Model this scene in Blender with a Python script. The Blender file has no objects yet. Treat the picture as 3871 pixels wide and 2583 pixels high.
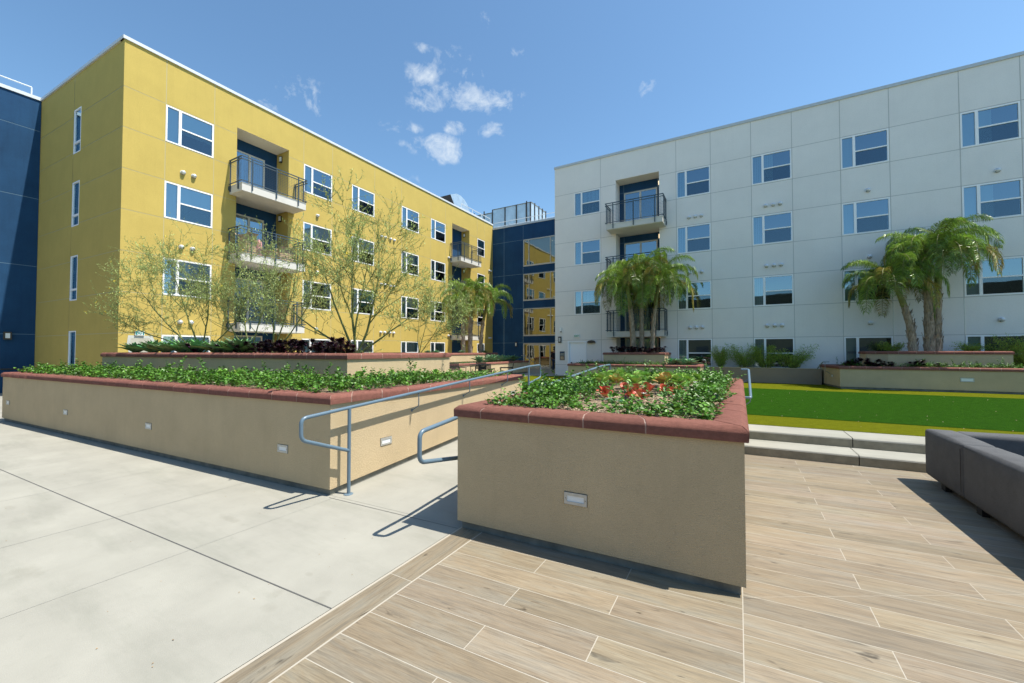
import bpy, bmesh, math, random
from mathutils import Vector, Matrix
random.seed(7)
SC = bpy.context.scene
COL = SC.collection
R = math.radians
# ------------------------------------------------------------------ camera
cam_d = bpy.data.cameras.new("camera"); cam = bpy.data.objects.new("camera", cam_d); COL.objects.link(cam)
cam_d.sensor_width = 36.0; cam_d.lens = 13.963; cam_d.clip_start = 0.05; cam_d.clip_end = 5000
cam.location = (0, 0, 1.85); cam.rotation_euler = (R(90 + 1.32), 0, R(29.7))
SC.camera = cam
# ------------------------------------------------------------------ light and sky
SUN = Vector((0.475, 0.12, 1.0)).normalized()
elev = math.asin(SUN.z); azim = math.atan2(SUN.x, SUN.y)
sd = bpy.data.lights.new("sun", 'SUN'); sd.energy = 4.9; sd.angle = R(0.5); sd.color = (1.0, 0.94, 0.845)
so = bpy.data.objects.new("sun", sd); COL.objects.link(so); so.rotation_euler = SUN.to_track_quat('Z', 'Y').to_euler(); so.location = (0, 0, 60)
SC.view_settings.view_transform = 'Standard'; SC.view_settings.look = 'None'
SC.view_settings.exposure = 0.63; SC.view_settings.gamma = 1.0
W = bpy.data.worlds.new("World"); SC.world = W; W.use_nodes = True
nt = W.node_tree; N = nt.nodes; L = nt.links; N.clear()
out = N.new('ShaderNodeOutputWorld'); bg = N.new('ShaderNodeBackground'); L.new(bg.outputs[0], out.inputs[0])
sky = N.new('ShaderNodeTexSky'); sky.sky_type = 'NISHITA'; sky.sun_disc = False
sky.sun_elevation = elev; sky.sun_rotation = azim; sky.altitude = 50; sky.air_density = 1.0; sky.dust_density = 0.5; sky.ozone_density = 1.6
SKY_S = 0.106
tc = N.new('ShaderNodeTexCoord')
def nmath(nt, op, a, b=None, c=None, clamp=False):
    m = nt.nodes.new('ShaderNodeMath'); m.operation = op; m.use_clamp = clamp
    for i, v in enumerate((a, b, c)):
        if v is None: continue
        if isinstance(v, (int, float)): m.inputs[i].default_value = v
        else: nt.links.new(v, m.inputs[i])
    return m.outputs[0]
# the clouds hang in the sky by direction: (azimuth from +Y, elevation, half width, half height, weight), degrees
CLOUDS = [(-42.33, 34.56, 2.06, 1.07, 0.95), (-38.4, 36.05, 2.32, 1.25, 0.62), (-36.08, 35.06, 1.91, 0.58, 0.55), (-35.65, 32.62, 5.76, 1.29, 1.1), (-35.01, 32.87, 2.56, 1.21, 1.25), (-42.11, 31.61, 2.26, 0.69, 0.7), (-30.53, 32.52, 1.28, 0.69, 0.9), (-42.25, 37.09, 1.23, 0.47, 0.7), (-37.74, 29.34, 1.68, 0.73, 0.85), (-32.45, 29.23, 1.6, 0.82, 0.85), (-39.51, 26.81, 2.3, 1.34, 1.15), (-43.3, 27.08, 1.42, 0.83, 0.6), (-45.9, 28.68, 1.99, 0.79, 0.5), (-43.71, 28.76, 1.21, 0.48, 0.6), (-45.5, 27.02, 0.6, 0.41, 0.6), (-10.69, 32.42, 0.86, 0.87, 0.8), (-29.03, 37.21, 1.29, 0.55, 0.5), (-33.33, 40.34, 1.07, 0.75, 0.45), (-43.67, 22.83, 1.21, 0.53, 0.5), (-57.57, 29.84, 3.125, 1.5625, 0.6), (-61.76, 28.04, 1.75, 0.875, 0.6)]
sep = N.new('ShaderNodeSeparateXYZ'); L.new(tc.outputs['Generated'], sep.inputs[0])
az = nmath(nt, 'ARCTAN2', sep.outputs[0], sep.outputs[1])
el = nmath(nt, 'ARCSINE', sep.outputs[2])
n1 = N.new('ShaderNodeTexNoise'); n1.inputs['Scale'].default_value = 15; n1.inputs['Detail'].default_value = 12; n1.inputs['Roughness'].default_value = 0.62
n1.inputs['Distortion'].default_value = 0.9
L.new(tc.outputs['Generated'], n1.inputs['Vector'])
tot = None
for (a_, e_, w_, h_, k_) in CLOUDS:
    dx = nmath(nt, 'DIVIDE', nmath(nt, 'SUBTRACT', az, R(a_)), R(w_))
    dy = nmath(nt, 'DIVIDE', nmath(nt, 'SUBTRACT', el, R(e_)), R(h_))
    r2 = nmath(nt, 'ADD', nmath(nt, 'MULTIPLY', dx, dx), nmath(nt, 'MULTIPLY', dy, dy))
    g = nmath(nt, 'MULTIPLY', nmath(nt, 'SUBTRACT', 1.0, nmath(nt, 'MULTIPLY', r2, 0.36), clamp=True), k_)
    tot = g if tot is None else nmath(nt, 'MAXIMUM', tot, g)
dens = nmath(nt, 'SUBTRACT', nmath(nt, 'ADD', tot, nmath(nt, 'MULTIPLY', nmath(nt, 'SUBTRACT', n1.outputs[0], 0.5), 2.9)), 0.44)
n2 = N.new('ShaderNodeTexNoise'); n2.inputs['Scale'].default_value = 48; n2.inputs['Detail'].default_value = 8; n2.inputs['Roughness'].default_value = 0.65; n2.inputs['Distortion'].default_value = 0.5
L.new(tc.outputs['Generated'], n2.inputs['Vector'])
dens = nmath(nt, 'ADD', dens, nmath(nt, 'MULTIPLY', nmath(nt, 'SUBTRACT', n2.outputs[0], 0.5), 1.7))
dens = nmath(nt, 'MULTIPLY', nmath(nt, 'MULTIPLY', dens, 0.74, clamp=True), nmath(nt, 'MULTIPLY', tot, 1.9, clamp=True), clamp=True)
dens = nmath(nt, 'MULTIPLY', dens, 0.92)
mixc = N.new('ShaderNodeMix'); mixc.data_type = 'RGBA'
tint = N.new('ShaderNodeMix'); tint.data_type = 'RGBA'; tint.blend_type = 'MULTIPLY'; tint.inputs['Factor'].default_value = 1
L.new(sky.outputs[0], tint.inputs[6]); tint.inputs[7].default_value = (0.98, 1.21, 1.25, 1)
L.new(dens, mixc.inputs['Factor']); L.new(tint.outputs[2], mixc.inputs[6]); mixc.inputs[7].default_value = (5.4, 5.9, 6.3, 1)
L.new(mixc.outputs[2], bg.inputs[0]); bg.inputs[1].default_value = SKY_S

# ------------------------------------------------------------------ materials
def mat(name, col, rough=0.8, var=0.0, scale=3.0, bump=0.0, bscale=60.0, spec=0.3, metal=0.0, attr=False, stretch=None, col2=None, transl=0.0, dist=0.02, fine=None, streak=0.0):
    m = bpy.data.materials.new(name); m.use_nodes = True
    t = m.node_tree; n = t.nodes; l = t.links
    b = n['Principled BSDF']; b.inputs['Roughness'].default_value = rough
    b.inputs['Specular IOR Level'].default_value = spec; b.inputs['Metallic'].default_value = metal
    tcn = n.new('ShaderNodeTexCoord'); src = tcn.outputs['Object']
    if stretch:
        mp = n.new('ShaderNodeMapping'); mp.inputs['Scale'].default_value = stretch; l.new(src, mp.inputs[0]); src = mp.outputs[0]
    c4 = (*col, 1)
    cur = None
    if var > 0:
        nz = n.new('ShaderNodeTexNoise'); nz.inputs['Scale'].default_value = scale; nz.inputs['Detail'].default_value = 6; nz.inputs['Roughness'].default_value = 0.6
        l.new(src, nz.inputs['Vector'])
        rp = n.new('ShaderNodeValToRGB'); l.new(nz.outputs[0], rp.inputs[0])
        rp.color_ramp.elements[0].position = 0.3; rp.color_ramp.elements[1].position = 0.7
        d = tuple(max(0, c * (1 - var)) for c in col); u = col2 if col2 else tuple(min(1, c * (1 + var)) for c in col)
        rp.color_ramp.elements[0].color = (*d, 1); rp.color_ramp.elements[1].color = (*u, 1)
        cur = rp.outputs[0]
    def over(cur, scale, lo, hi, dark, sc3=None):
        nz2 = n.new('ShaderNodeTexNoise'); nz2.inputs['Scale'].default_value = scale; nz2.inputs['Detail'].default_value = 3; nz2.inputs['Roughness'].default_value = 0.7
        if sc3:
            mp2 = n.new('ShaderNodeMapping'); mp2.inputs['Scale'].default_value = sc3; l.new(tcn.outputs['Object'], mp2.inputs[0]); l.new(mp2.outputs[0], nz2.inputs['Vector'])
        else: l.new(tcn.outputs['Object'], nz2.inputs['Vector'])
        r2 = n.new('ShaderNodeValToRGB'); l.new(nz2.outputs[0], r2.inputs[0]); r2.color_ramp.elements[0].position = lo; r2.color_ramp.elements[1].position = hi
        r2.color_ramp.elements[0].color = (*dark, 1); r2.color_ramp.elements[1].color = (1, 1, 1, 1)
        m2 = n.new('ShaderNodeMix'); m2.data_type = 'RGBA'; m2.blend_type = 'MULTIPLY'; m2.inputs['Factor'].default_value = 1
        l.new(cur, m2.inputs[6]); l.new(r2.outputs[0], m2.inputs[7]); return m2.outputs[2]
    if fine and cur: cur = over(cur, fine[0], 0.36, 0.56, (1 - fine[1],) * 3)
    if streak and cur: cur = over(cur, 1.0, 0.30, 0.50, (1 - streak, 1 - streak, 1 - streak * .9), (7, 7, 0.5))
    if attr:
        at = n.new('ShaderNodeAttribute'); at.attribute_name = 'rnd'
        mx = n.new('ShaderNodeMix'); mx.data_type = 'RGBA'; mx.blend_type = 'MULTIPLY'; mx.inputs['Factor'].default_value = 1
        if cur: l.new(cur, mx.inputs[6])
        else: mx.inputs[6].default_value = c4
        l.new(at.outputs[0], mx.inputs[7]); cur = mx.outputs[2]
    if cur: l.new(cur, b.inputs['Base Color'])
    else: b.inputs['Base Color'].default_value = c4
    if bump > 0:
        nb = n.new('ShaderNodeTexNoise'); nb.inputs['Scale'].default_value = bscale; nb.inputs['Detail'].default_value = 4
        l.new(tcn.outputs['Object'], nb.inputs['Vector'])
        bp = n.new('ShaderNodeBump'); bp.inputs['Strength'].default_value = bump; bp.inputs['Distance'].default_value = dist
        l.new(nb.outputs[0], bp.inputs['Height']); l.new(bp.outputs[0], b.inputs['Normal'])
    if transl > 0:
        tr = n.new('ShaderNodeBsdfTranslucent'); ms = n.new('ShaderNodeMixShader'); ms.inputs[0].default_value = transl
        if cur: l.new(cur, tr.inputs[0])
        else: tr.inputs[0].default_value = c4
        l.new(b.outputs[0], ms.inputs[1]); l.new(tr.outputs[0], ms.inputs[2]); l.new(ms.outputs[0], n['Material Output'].inputs[0])
    return m
def glass_mat(name, tint, refl, fac, wav=0.0):
    m = bpy.data.materials.new(name); m.use_nodes = True; t = m.node_tree; n = t.nodes; l = t.links
    n.remove(n['Principled BSDF'])
    tr = n.new('ShaderNodeBsdfTransparent'); tr.inputs[0].default_value = (*tint, 1)
    gl = n.new('ShaderNodeBsdfGlossy'); gl.inputs[0].default_value = (*refl, 1); gl.inputs['Roughness'].default_value = 0.015
    lw = n.new('ShaderNodeFresnel'); lw.inputs[0].default_value = 1.5
    f = nmath(t, 'ADD', nmath(t, 'MULTIPLY', lw.outputs[0], 1.0), fac, clamp=True)
    ms = n.new('ShaderNodeMixShader'); l.new(f, ms.inputs[0]); l.new(tr.outputs[0], ms.inputs[1]); l.new(gl.outputs[0], ms.inputs[2])
    l.new(ms.outputs[0], n['Material Output'].inputs[0])
    if wav > 0:
        tcn = n.new('ShaderNodeTexCoord'); nz = n.new('ShaderNodeTexNoise'); nz.inputs['Scale'].default_value = 1.1; nz.inputs['Detail'].default_value = 1
        l.new(tcn.outputs['Object'], nz.inputs['Vector'])
        bp = n.new('ShaderNodeBump'); bp.inputs['Strength'].default_value = wav; bp.inputs['Distance'].default_value = 0.02
        l.new(nz.outputs[0], bp.inputs['Height']); l.new(bp.outputs[0], gl.inputs['Normal'])
    return m
M = {}
M['yellow'] = mat('yellow_stucco', (0.525, 0.395, 0.11), 0.9, 0.05, 1.1, 0.5, 70, 0.15, dist=0.015, fine=(26, .05), streak=.03)
M['yjoint'] = mat('yellow_joint', (0.48, 0.42, 0.22), 0.8)
M['blue'] = mat('blue_stucco', (0.014, 0.058, 0.135), 0.85, 0.16, 0.8, 0.3, 70, 0.2, dist=0.01, fine=(30, .12), streak=.10)
M['bjoint'] = mat('blue_joint', (0.12, 0.2, 0.27), 0.8)
M['white'] = mat('pale_stucco', (0.82, 0.785, 0.735), 0.9, 0.035, 0.8, 0.4, 70, 0.15, dist=0.012, fine=(24, .04), streak=.015)
M['wjoint'] = mat('pale_joint', (0.50, 0.49, 0.46), 0.8)
M['wsoffit'] = mat('pale_soffit', (0.62, 0.58, 0.48), 0.9)
M['frame'] = mat('white_vinyl', (0.90, 0.90, 0.89), 0.4, spec=0.4)
M['doorframe'] = mat('aluminium_frame', (0.52, 0.50, 0.44), 0.4, spec=0.5)
M['glass'] = glass_mat('window_glass', (0.60, 0.74, 0.76), (0.60, 0.78, 0.88), 0.34, 0.12)
M['glass_big'] = glass_mat('dark_glass', (0.16, 0.2, 0.22), (0.52, 0.52, 0.45), 0.40, 0.22)
M['screen'] = glass_mat('insect_screen', (0.72, 0.75, 0.77), (0.14, 0.15, 0.16), 0.08)
M['blind'] = mat('vertical_blind', (0.55, 0.66, 0.66), 0.8)
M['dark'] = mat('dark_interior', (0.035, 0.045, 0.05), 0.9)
M['coping_w'] = mat('white_coping_metal', (0.60, 0.63, 0.65), 0.45, spec=0.5)
M['coping_g'] = mat('grey_coping_metal', (0.50, 0.53, 0.55), 0.45, spec=0.5)
M['rail'] = mat('slate_blue_paint', (0.115, 0.175, 0.225), 0.32, 0.05, 8, spec=0.5)
M['brail'] = mat('balcony_paint', (0.045, 0.075, 0.10), 0.45, spec=0.4)
M['slab'] = mat('balcony_render', (0.62, 0.60, 0.55), 0.85, 0.05, 2, 0.2, 50)
M['metal'] = mat('galvanised_metal', (0.60, 0.66, 0.68), 0.38, 0.12, 2.5, spec=0.6, metal=0.75)
M['vent'] = mat('vent_metal', (0.66, 0.68, 0.70), 0.35, spec=0.6, metal=0.3)
M['black'] = mat('black_paint', (0.015, 0.016, 0.018), 0.5)
M['bronze'] = mat('bronze_metal', (0.05, 0.04, 0.03), 0.45, spec=0.5)
M['tan'] = mat('tan_stucco', (0.585, 0.462, 0.285), 0.92, 0.06, 1.6, 0.9, 130, 0.12, dist=0.012, fine=(150, .14), streak=.03)
M['plinth'] = mat('grey_plinth', (0.20, 0.20, 0.17), 0.75, 0.3, 5, 0.2, 60)
M['coping'] = mat('red_concrete_coping', (0.245, 0.105, 0.080), 0.9, 0.16, 22, 1.0, 210, 0.15, dist=0.012)
M['mortar'] = mat('pale_mortar', (0.38, 0.27, 0.22), 0.95, 0.2, 20)
M['soil'] = mat('bark_mulch', (0.30, 0.225, 0.15), 0.95, 0.55, 38, 1.0, 60, dist=0.05)
M['steel'] = mat('stainless_frame', (0.50, 0.50, 0.46), 0.35, 0.1, 20, spec=0.6, metal=0.35)
M['lens'] = mat('frosted_lens', (0.78, 0.81, 0.80), 0.35, spec=0.4)
M['sofa'] = mat('charcoal_fabric', (0.115, 0.118, 0.122), 0.92, 0.12, 5, 0.6, 420, 0.12, dist=0.004, fine=(330, .35))
M['bark'] = mat('palm_bark', (0.38, 0.29, 0.21), 0.95, 0.5, 5, 1.0, 26, stretch=(6, 6, 1.1), dist=0.05)
M['vbark'] = mat('green_bark', (0.17, 0.20, 0.07), 0.8, 0.35, 6, 0.4, 50)
M['palm'] = mat('palm_leaf', (0.185, 0.29, 0.05), 0.38, attr=True, spec=0.55, transl=0.22)
M['verde'] = mat('fine_leaf', (0.35, 0.47, 0.20), 0.7, attr=True, transl=0.25)
M['carissa'] = mat('glossy_leaf', (0.062, 0.165, 0.018), 0.44, attr=True, spec=0.38, transl=0.16)
M['agave'] = mat('agave_leaf', (0.13, 0.24, 0.12), 0.5, attr=True, spec=0.4, transl=0.05)
M['aeonium'] = mat('dark_rosette_leaf', (0.028, 0.012, 0.018), 0.3, attr=True, spec=0.6)
M['bamboo'] = mat('bamboo_leaf', (0.28, 0.42, 0.07), 0.55, attr=True, transl=0.3)
M['paddle'] = mat('paddle_leaf', (1, 1, 1), 0.4, attr=True, spec=0.45, transl=0.15)
M['petal'] = mat('white_petal', (0.8, 0.8, 0.74), 0.6, transl=0.2)
M['yflower'] = mat('yellow_petal', (0.85, 0.60, 0.02), 0.6, transl=0.2)
M['turf'] = mat('green_turf', (0.023, 0.078, 0.004), 1.0, 0.20, 6, 0.9, 190, 0.03, dist=0.02, fine=(90, .55))
M['turf2'] = mat('lime_turf', (0.125, 0.138, 0.006), 1.0, 0.12, 6, 0.8, 190, 0.03, dist=0.02, fine=(90, .35))
M['grout'] = mat('pale_grout', (0.39, 0.355, 0.29), 0.9)
M['jointc'] = mat('dark_joint', (0.10, 0.10, 0.095), 0.9)
M['jointf'] = mat('faint_joint', (0.31, 0.305, 0.27), 0.9)
M['doorw'] = mat('white_door_paint', (0.90, 0.92, 0.94), 0.45)
M['signw'] = mat('sign_white', (0.88, 0.9, 0.88), 0.5)
M['signg'] = mat('sign_green', (0.015, 0.30, 0.13), 0.5)
M['signt'] = mat('sign_teal', (0.02, 0.30, 0.30), 0.5)
M['card'] = mat('cardboard', (0.50, 0.36, 0.22), 0.9, 0.2, 5)
M['pink'] = mat('pink_fabric', (0.62, 0.30, 0.30), 0.9)
M['patch'] = mat('grey_patch_plaster', (0.44, 0.43, 0.36), 0.95, 0.14, 2.5)
M['patch2'] = mat('grey_patch_edge', (0.52, 0.54, 0.50), 0.95, 0.10, 3)
M['skin'] = mat('skin', (0.32, 0.18, 0.11), 0.6)
M['cloth'] = mat('dark_shirt', (0.018, 0.014, 0.02), 0.9)
M['jeans'] = mat('blue_jeans', (0.02, 0.04, 0.08), 0.9)
M['amber'] = bpy.data.materials.new('lit_lamp'); M['amber'].use_nodes = True
_b = M['amber'].node_tree.nodes['Principled BSDF']; _b.inputs['Base Color'].default_value = (0.9, 0.75, 0.5, 1)
_b.inputs['Emission Color'].default_value = (1.0, 0.72, 0.40, 1); _b.inputs['Emission Strength'].default_value = 1.1
# concrete paving: mottled, with a few damp stains and fine specks
STAINS = ((-2.96, 1.66, 0.075, 0.055), (-3.09, 1.78, 0.06, 0.07), (-2.71, 1.89, 0.06, 0.05), (-2.75, 1.96, 0.05, 0.05), (-3.11, 2.06, .05, .025), (-7.48, 1.17, 0.12, 0.05), (-5.2, .9, .2, .1), (-4.9, 2.3, .25, .05))
def concrete():
    m = mat('pale_concrete', (0.315, 0.306, 0.262), 0.85, 0.10, 1.3, 0.35, 150, 0.2, dist=0.006)
    t = m.node_tree; n = t.nodes; l = t.links; b = n['Principled BSDF']
    src = b.inputs['Base Color'].links[0].from_socket; tcn = n.new('ShaderNodeTexCoord')
    def layer(cur, scale, lo, hi, dark, vec=None, detail=6):
        nz = n.new('ShaderNodeTexNoise'); nz.inputs['Scale'].default_value = scale; nz.inputs['Detail'].default_value = detail; nz.inputs['Roughness'].default_value = 0.65
        l.new(vec if vec else tcn.outputs['Object'], nz.inputs['Vector'])
        rp = n.new('ShaderNodeValToRGB'); l.new(nz.outputs[0], rp.inputs[0])
        rp.color_ramp.elements[0].position = lo; rp.color_ramp.elements[1].position = hi
        rp.color_ramp.elements[0].color = (1, 1, 1, 1); rp.color_ramp.elements[1].color = (*dark, 1)
        mx = n.new('ShaderNodeMix'); mx.data_type = 'RGBA'; mx.blend_type = 'MULTIPLY'; mx.inputs['Factor'].default_value = 1
        l.new(cur, mx.inputs[6]); l.new(rp.outputs[0], mx.inputs[7]); return mx.outputs[2]
    mp = n.new('ShaderNodeMapping'); mp.inputs['Scale'].default_value = (0.35, 1.6, 1); mp.inputs['Rotation'].default_value = (0, 0, 0.4); l.new(tcn.outputs['Object'], mp.inputs[0])
    c = layer(src, 1.6, 0.50, 0.72, (0.85, 0.865, 0.85), mp.outputs[0])
    c = layer(c, 240, 0.62, 0.74, (0.82, 0.82, 0.80), None, 2)
    c = layer(c, 9, 0.60, 0.8, (0.90, 0.91, 0.90))
    # two damp marks where the photograph has them
    for (x, y, rx, ry) in STAINS:
        sp = n.new('ShaderNodeSeparateXYZ'); l.new(tcn.outputs['Object'], sp.inputs[0])
        nz = n.new('ShaderNodeTexNoise'); nz.inputs['Scale'].default_value = 9; l.new(tcn.outputs['Object'], nz.inputs['Vector'])
        dx = nmath(t, 'DIVIDE', nmath(t, 'SUBTRACT', sp.outputs[0], x), rx); dy = nmath(t, 'DIVIDE', nmath(t, 'SUBTRACT', sp.outputs[1], y), ry)
        r2 = nmath(t, 'ADD', nmath(t, 'MULTIPLY', dx, dx), nmath(t, 'MULTIPLY', dy, dy))
        g = nmath(t, 'SUBTRACT', nmath(t, 'ADD', 1.15, nmath(t, 'MULTIPLY', nmath(t, 'SUBTRACT', nz.outputs[0], 0.5), 3.0)), r2)
        g = nmath(t, 'MULTIPLY', nmath(t, 'MULTIPLY', g, 0.8, clamp=True), 0.20)
        mx = n.new('ShaderNodeMix'); mx.data_type = 'RGBA'; l.new(g, mx.inputs['Factor']); l.new(c, mx.inputs[6]); mx.inputs[7].default_value = (0.18, 0.17, 0.13, 1); c = mx.outputs[2]
    l.new(c, b.inputs['Base Color']); return m
M['concrete'] = concrete()
# wood-look tile: grain along each plank (u runs along the plank, the plank's own number shifts the pattern)
def woodtile():
    m = bpy.data.materials.new('wood_look_tile'); m.use_nodes = True; t = m.node_tree; n = t.nodes; l = t.links; b = n['Principled BSDF']
    b.inputs['Roughness'].default_value = 0.5; b.inputs['Specular IOR Level'].default_value = 0.35
    uv = n.new('ShaderNodeUVMap'); uv.uv_map = 'grain'
    def noise(sc, detail, rough, dist=0.0):
        mp = n.new('ShaderNodeMapping'); mp.inputs['Scale'].default_value = sc; l.new(uv.outputs[0], mp.inputs[0])
        nz = n.new('ShaderNodeTexNoise'); nz.inputs['Scale'].default_value = 1; nz.inputs['Detail'].default_value = detail; nz.inputs['Roughness'].default_value = rough; nz.inputs['Distortion'].default_value = dist
        l.new(mp.outputs[0], nz.inputs['Vector']); return nz.outputs[0]
    def ramp(v, pts):
        rp = n.new('ShaderNodeValToRGB'); l.new(v, rp.inputs[0]); e = rp.color_ramp.elements
        e[0].position, e[0].color = pts[0][0], (*pts[0][1], 1); e[1].position, e[1].color = pts[-1][0], (*pts[-1][1], 1)
        for p, c in pts[1:-1]:
            q = e.new(p); q.color = (*c, 1)
        return rp.outputs[0]
    def mul(a, c, f=1.0):
        mx = n.new('ShaderNodeMix'); mx.data_type = 'RGBA'; mx.blend_type = 'MULTIPLY'; mx.inputs['Factor'].default_value = f; l.new(a, mx.inputs[6]); l.new(c, mx.inputs[7]); return mx.outputs[2]
    base = ramp(noise((1.3, 9, 1), 6, 0.6, 0.6), [(0.28, (0.205, 0.178, 0.134)), (0.46, (0.262, 0.213, 0.146)), (0.60, (0.270, 0.236, 0.176)), (0.76, (0.224, 0.213, 0.178))])
    fine = ramp(noise((5, 120, 1), 4, 0.7, 0.2), [(0.30, (0.74, 0.72, 0.70)), (0.60, (1.04, 1.03, 1.02))])
    band = ramp(noise((1.8, 30, 1), 5, 0.65, 1.2), [(0.33, (0.76, 0.76, 0.77)), (0.52, (1.0, 1.0, 1.0))])
    crack = ramp(noise((0.9, 13, 1), 7, 0.74, 2.6), [(0.285, (0.34, 0.33, 0.32)), (0.37, (1, 1, 1))])
    knot = ramp(noise((3.2, 12, 1), 3, 0.5, 1.0), [(0.25, (0.36, 0.35, 0.35)), (0.34, (1, 1, 1))])
    c = mul(mul(mul(mul(base, fine), band), crack), knot)
    at = n.new('ShaderNodeAttribute'); at.attribute_name = 'rnd'
    c = mul(c, at.outputs[0])
    l.new(c, b.inputs['Base Color'])
    return m
M['tile'] = woodtile()

# ------------------------------------------------------------------ mesh building
class MB:
    def __init__(s): s.v = []; s.f = []; s.m = []; s.c = []; s.mats = []; s.uv = {}
    def mi(s, m):
        if m is None: m = s.mats[0] if s.mats else None
        if m not in s.mats: s.mats.append(m)
        return s.mats.index(m)
    def face(s, pts, m=None, c=(1, 1, 1), uv=None):
        i = len(s.v); s.v.extend([tuple(p) for p in pts])
        if uv: s.uv[len(s.f)] = uv
        s.f.append(tuple(range(i, i + len(pts)))); s.m.append(s.mi(m)); s.c.append(c)
    def shared(s, verts, faces, m=None, c=(1, 1, 1)):
        i = len(s.v); s.v.extend([tuple(p) for p in verts]); k = s.mi(m)
        for f in faces: s.f.append(tuple(i + a for a in f)); s.m.append(k); s.c.append(c)
    def box(s, a, b, m=None, T=None, c=(1, 1, 1)):
        x0, y0, z0 = a; x1, y1, z1 = b
        vs = [(x0, y0, z0), (x1, y0, z0), (x1, y1, z0), (x0, y1, z0), (x0, y0, z1), (x1, y0, z1), (x1, y1, z1), (x0, y1, z1)]
        if T: vs = [T(*p) for p in vs]
        s.shared(vs, [(0, 3, 2, 1), (4, 5, 6, 7), (0, 1, 5, 4), (1, 2, 6, 5), (2, 3, 7, 6), (3, 0, 4, 7)], m, c)
    def prism(s, poly, z0, z1, m=None, top=None):
        n = len(poly); zz = z0 if isinstance(z0, (list, tuple)) else [z0] * n
        vs = [(p[0], p[1], zz[i]) for i, p in enumerate(poly)] + [(p[0], p[1], z1) for p in poly]
        s.shared(vs, [(i, (i + 1) % n, n + (i + 1) % n, n + i) for i in range(n)], m)
        s.face([(p[0], p[1], z1) for p in poly], top or m); s.face([(p[0], p[1], zz[i]) for i, p in list(enumerate(poly))[::-1]], m)
    def tube(s, pts, r, n=8, m=None, cap=True, c=(1, 1, 1)):
        pts = [Vector(p) for p in pts]; k = len(pts)
        rr = r if isinstance(r, (list, tuple)) else [r] * k
        vs = []; up = None
        for i, p in enumerate(pts):
            d = (pts[min(i + 1, k - 1)] - pts[max(i - 1, 0)])
            if d.length < 1e-9: d = Vector((0, 0, 1))
            d.normalize()
            if up is None: up = Vector((0, 0, 1)) if abs(d.z) < 0.9 else Vector((1, 0, 0))
            a = d.cross(up)
            if a.length < 1e-6: a = d.orthogonal()
            a.normalize(); b = a.cross(d).normalized(); up = b
            for j in range(n):
                t = 2 * math.pi * j / n; vs.append(p + (a * math.cos(t) + b * math.sin(t)) * rr[i])
        fs = [(i * n + j, i * n + (j + 1) % n, (i + 1) * n + (j + 1) % n, (i + 1) * n + j) for i in range(k - 1) for j in range(n)]
        if cap: fs.append(tuple(range(n))[::-1]); fs.append(tuple((k - 1) * n + j for j in range(n)))
        s.shared(vs, fs, m, c)
    def lathe(s, prof, o, m=None, n=16, axis=None, c=(1, 1, 1)):
        o = Vector(o); A = axis or Matrix.Identity(3); vs = []
        for (r, h) in prof:
            for j in range(n):
                t = 2 * math.pi * j / n; vs.append(o + A @ Vector((r * math.cos(t), r * math.sin(t), h)))
        k = len(prof)
        fs = [(i * n + j, i * n + (j + 1) % n, (i + 1) * n + (j + 1) % n, (i + 1) * n + j) for i in range(k - 1) for j in range(n)]
        fs.append(tuple(range(n))[::-1]); fs.append(tuple((k - 1) * n + j for j in range(n)))
        s.shared(vs, fs, m, c)
    def build(s, name, m=None, parent=None, smooth=False, fix=False, bevel=0.0, auto=None):
        me = bpy.data.meshes.new(name)
        if m is not None and (not s.mats or s.mats == [None]): s.mats = [m]
        elif m is not None and None in s.mats: s.mats = [m if q is None else q for q in s.mats]
        me.from_pydata(s.v, [], s.f)
        for q in s.mats: me.materials.append(q)
        me.polygons.foreach_set('material_index', s.m)
        if any(c != (1, 1, 1) for c in s.c):
            ca = me.color_attributes.new('rnd', 'FLOAT_COLOR', 'CORNER'); buf = []
            for f, c in zip(s.f, s.c):
                if isinstance(c, list):
                    for q in c: buf.extend((*q, 1.0))
                else: buf.extend((*c, 1.0) * len(f))
            ca.data.foreach_set('color', buf)
        if s.uv:
            ul = me.uv_layers.new(name='grain'); buf = []
            for i, f in enumerate(s.f):
                u = s.uv.get(i)
                for j in range(len(f)): buf.extend(u[j] if u else (0, 0))
            ul.data.foreach_set('uv', buf)
        if smooth: me.polygons.foreach_set('use_smooth', [True] * len(s.f))
        me.update()
        if fix:
            bm = bmesh.new(); bm.from_mesh(me); bmesh.ops.remove_doubles(bm, verts=bm.verts, dist=1e-5); bmesh.ops.recalc_face_normals(bm, faces=bm.faces)
            bm.to_mesh(me); bm.free(); me.update()
        o = bpy.data.objects.new(name, me); COL.objects.link(o)
        if parent: o.parent = parent
        if bevel > 0:
            md = o.modifiers.new('bevel', 'BEVEL'); md.width = bevel; md.segments = 2; md.limit_method = 'ANGLE'
        if auto:
            me.polygons.foreach_set('use_smooth', [True] * len(me.polygons)); me.set_sharp_from_angle(angle=R(auto))
        return o
def tag(o, label=None, cat=None, group=None, kind=None):
    if label: o['label'] = label
    if cat: o['category'] = cat
    if group: o['group'] = group
    if kind: o['kind'] = kind
    return o
def empty(name, loc=(0, 0, 0), label=None, cat=None, group=None, rz=0):
    o = bpy.data.objects.new(name, None); COL.objects.link(o); o.location = loc; o.rotation_euler = (0, 0, rz); o.empty_display_size = 0.2
    return tag(o, label, cat, group)
def copy_tree(o, parent=None):
    c = o.copy(); COL.objects.link(c); c.parent = parent
    for ch in list(o.children): copy_tree(ch, c)
    return c
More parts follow.
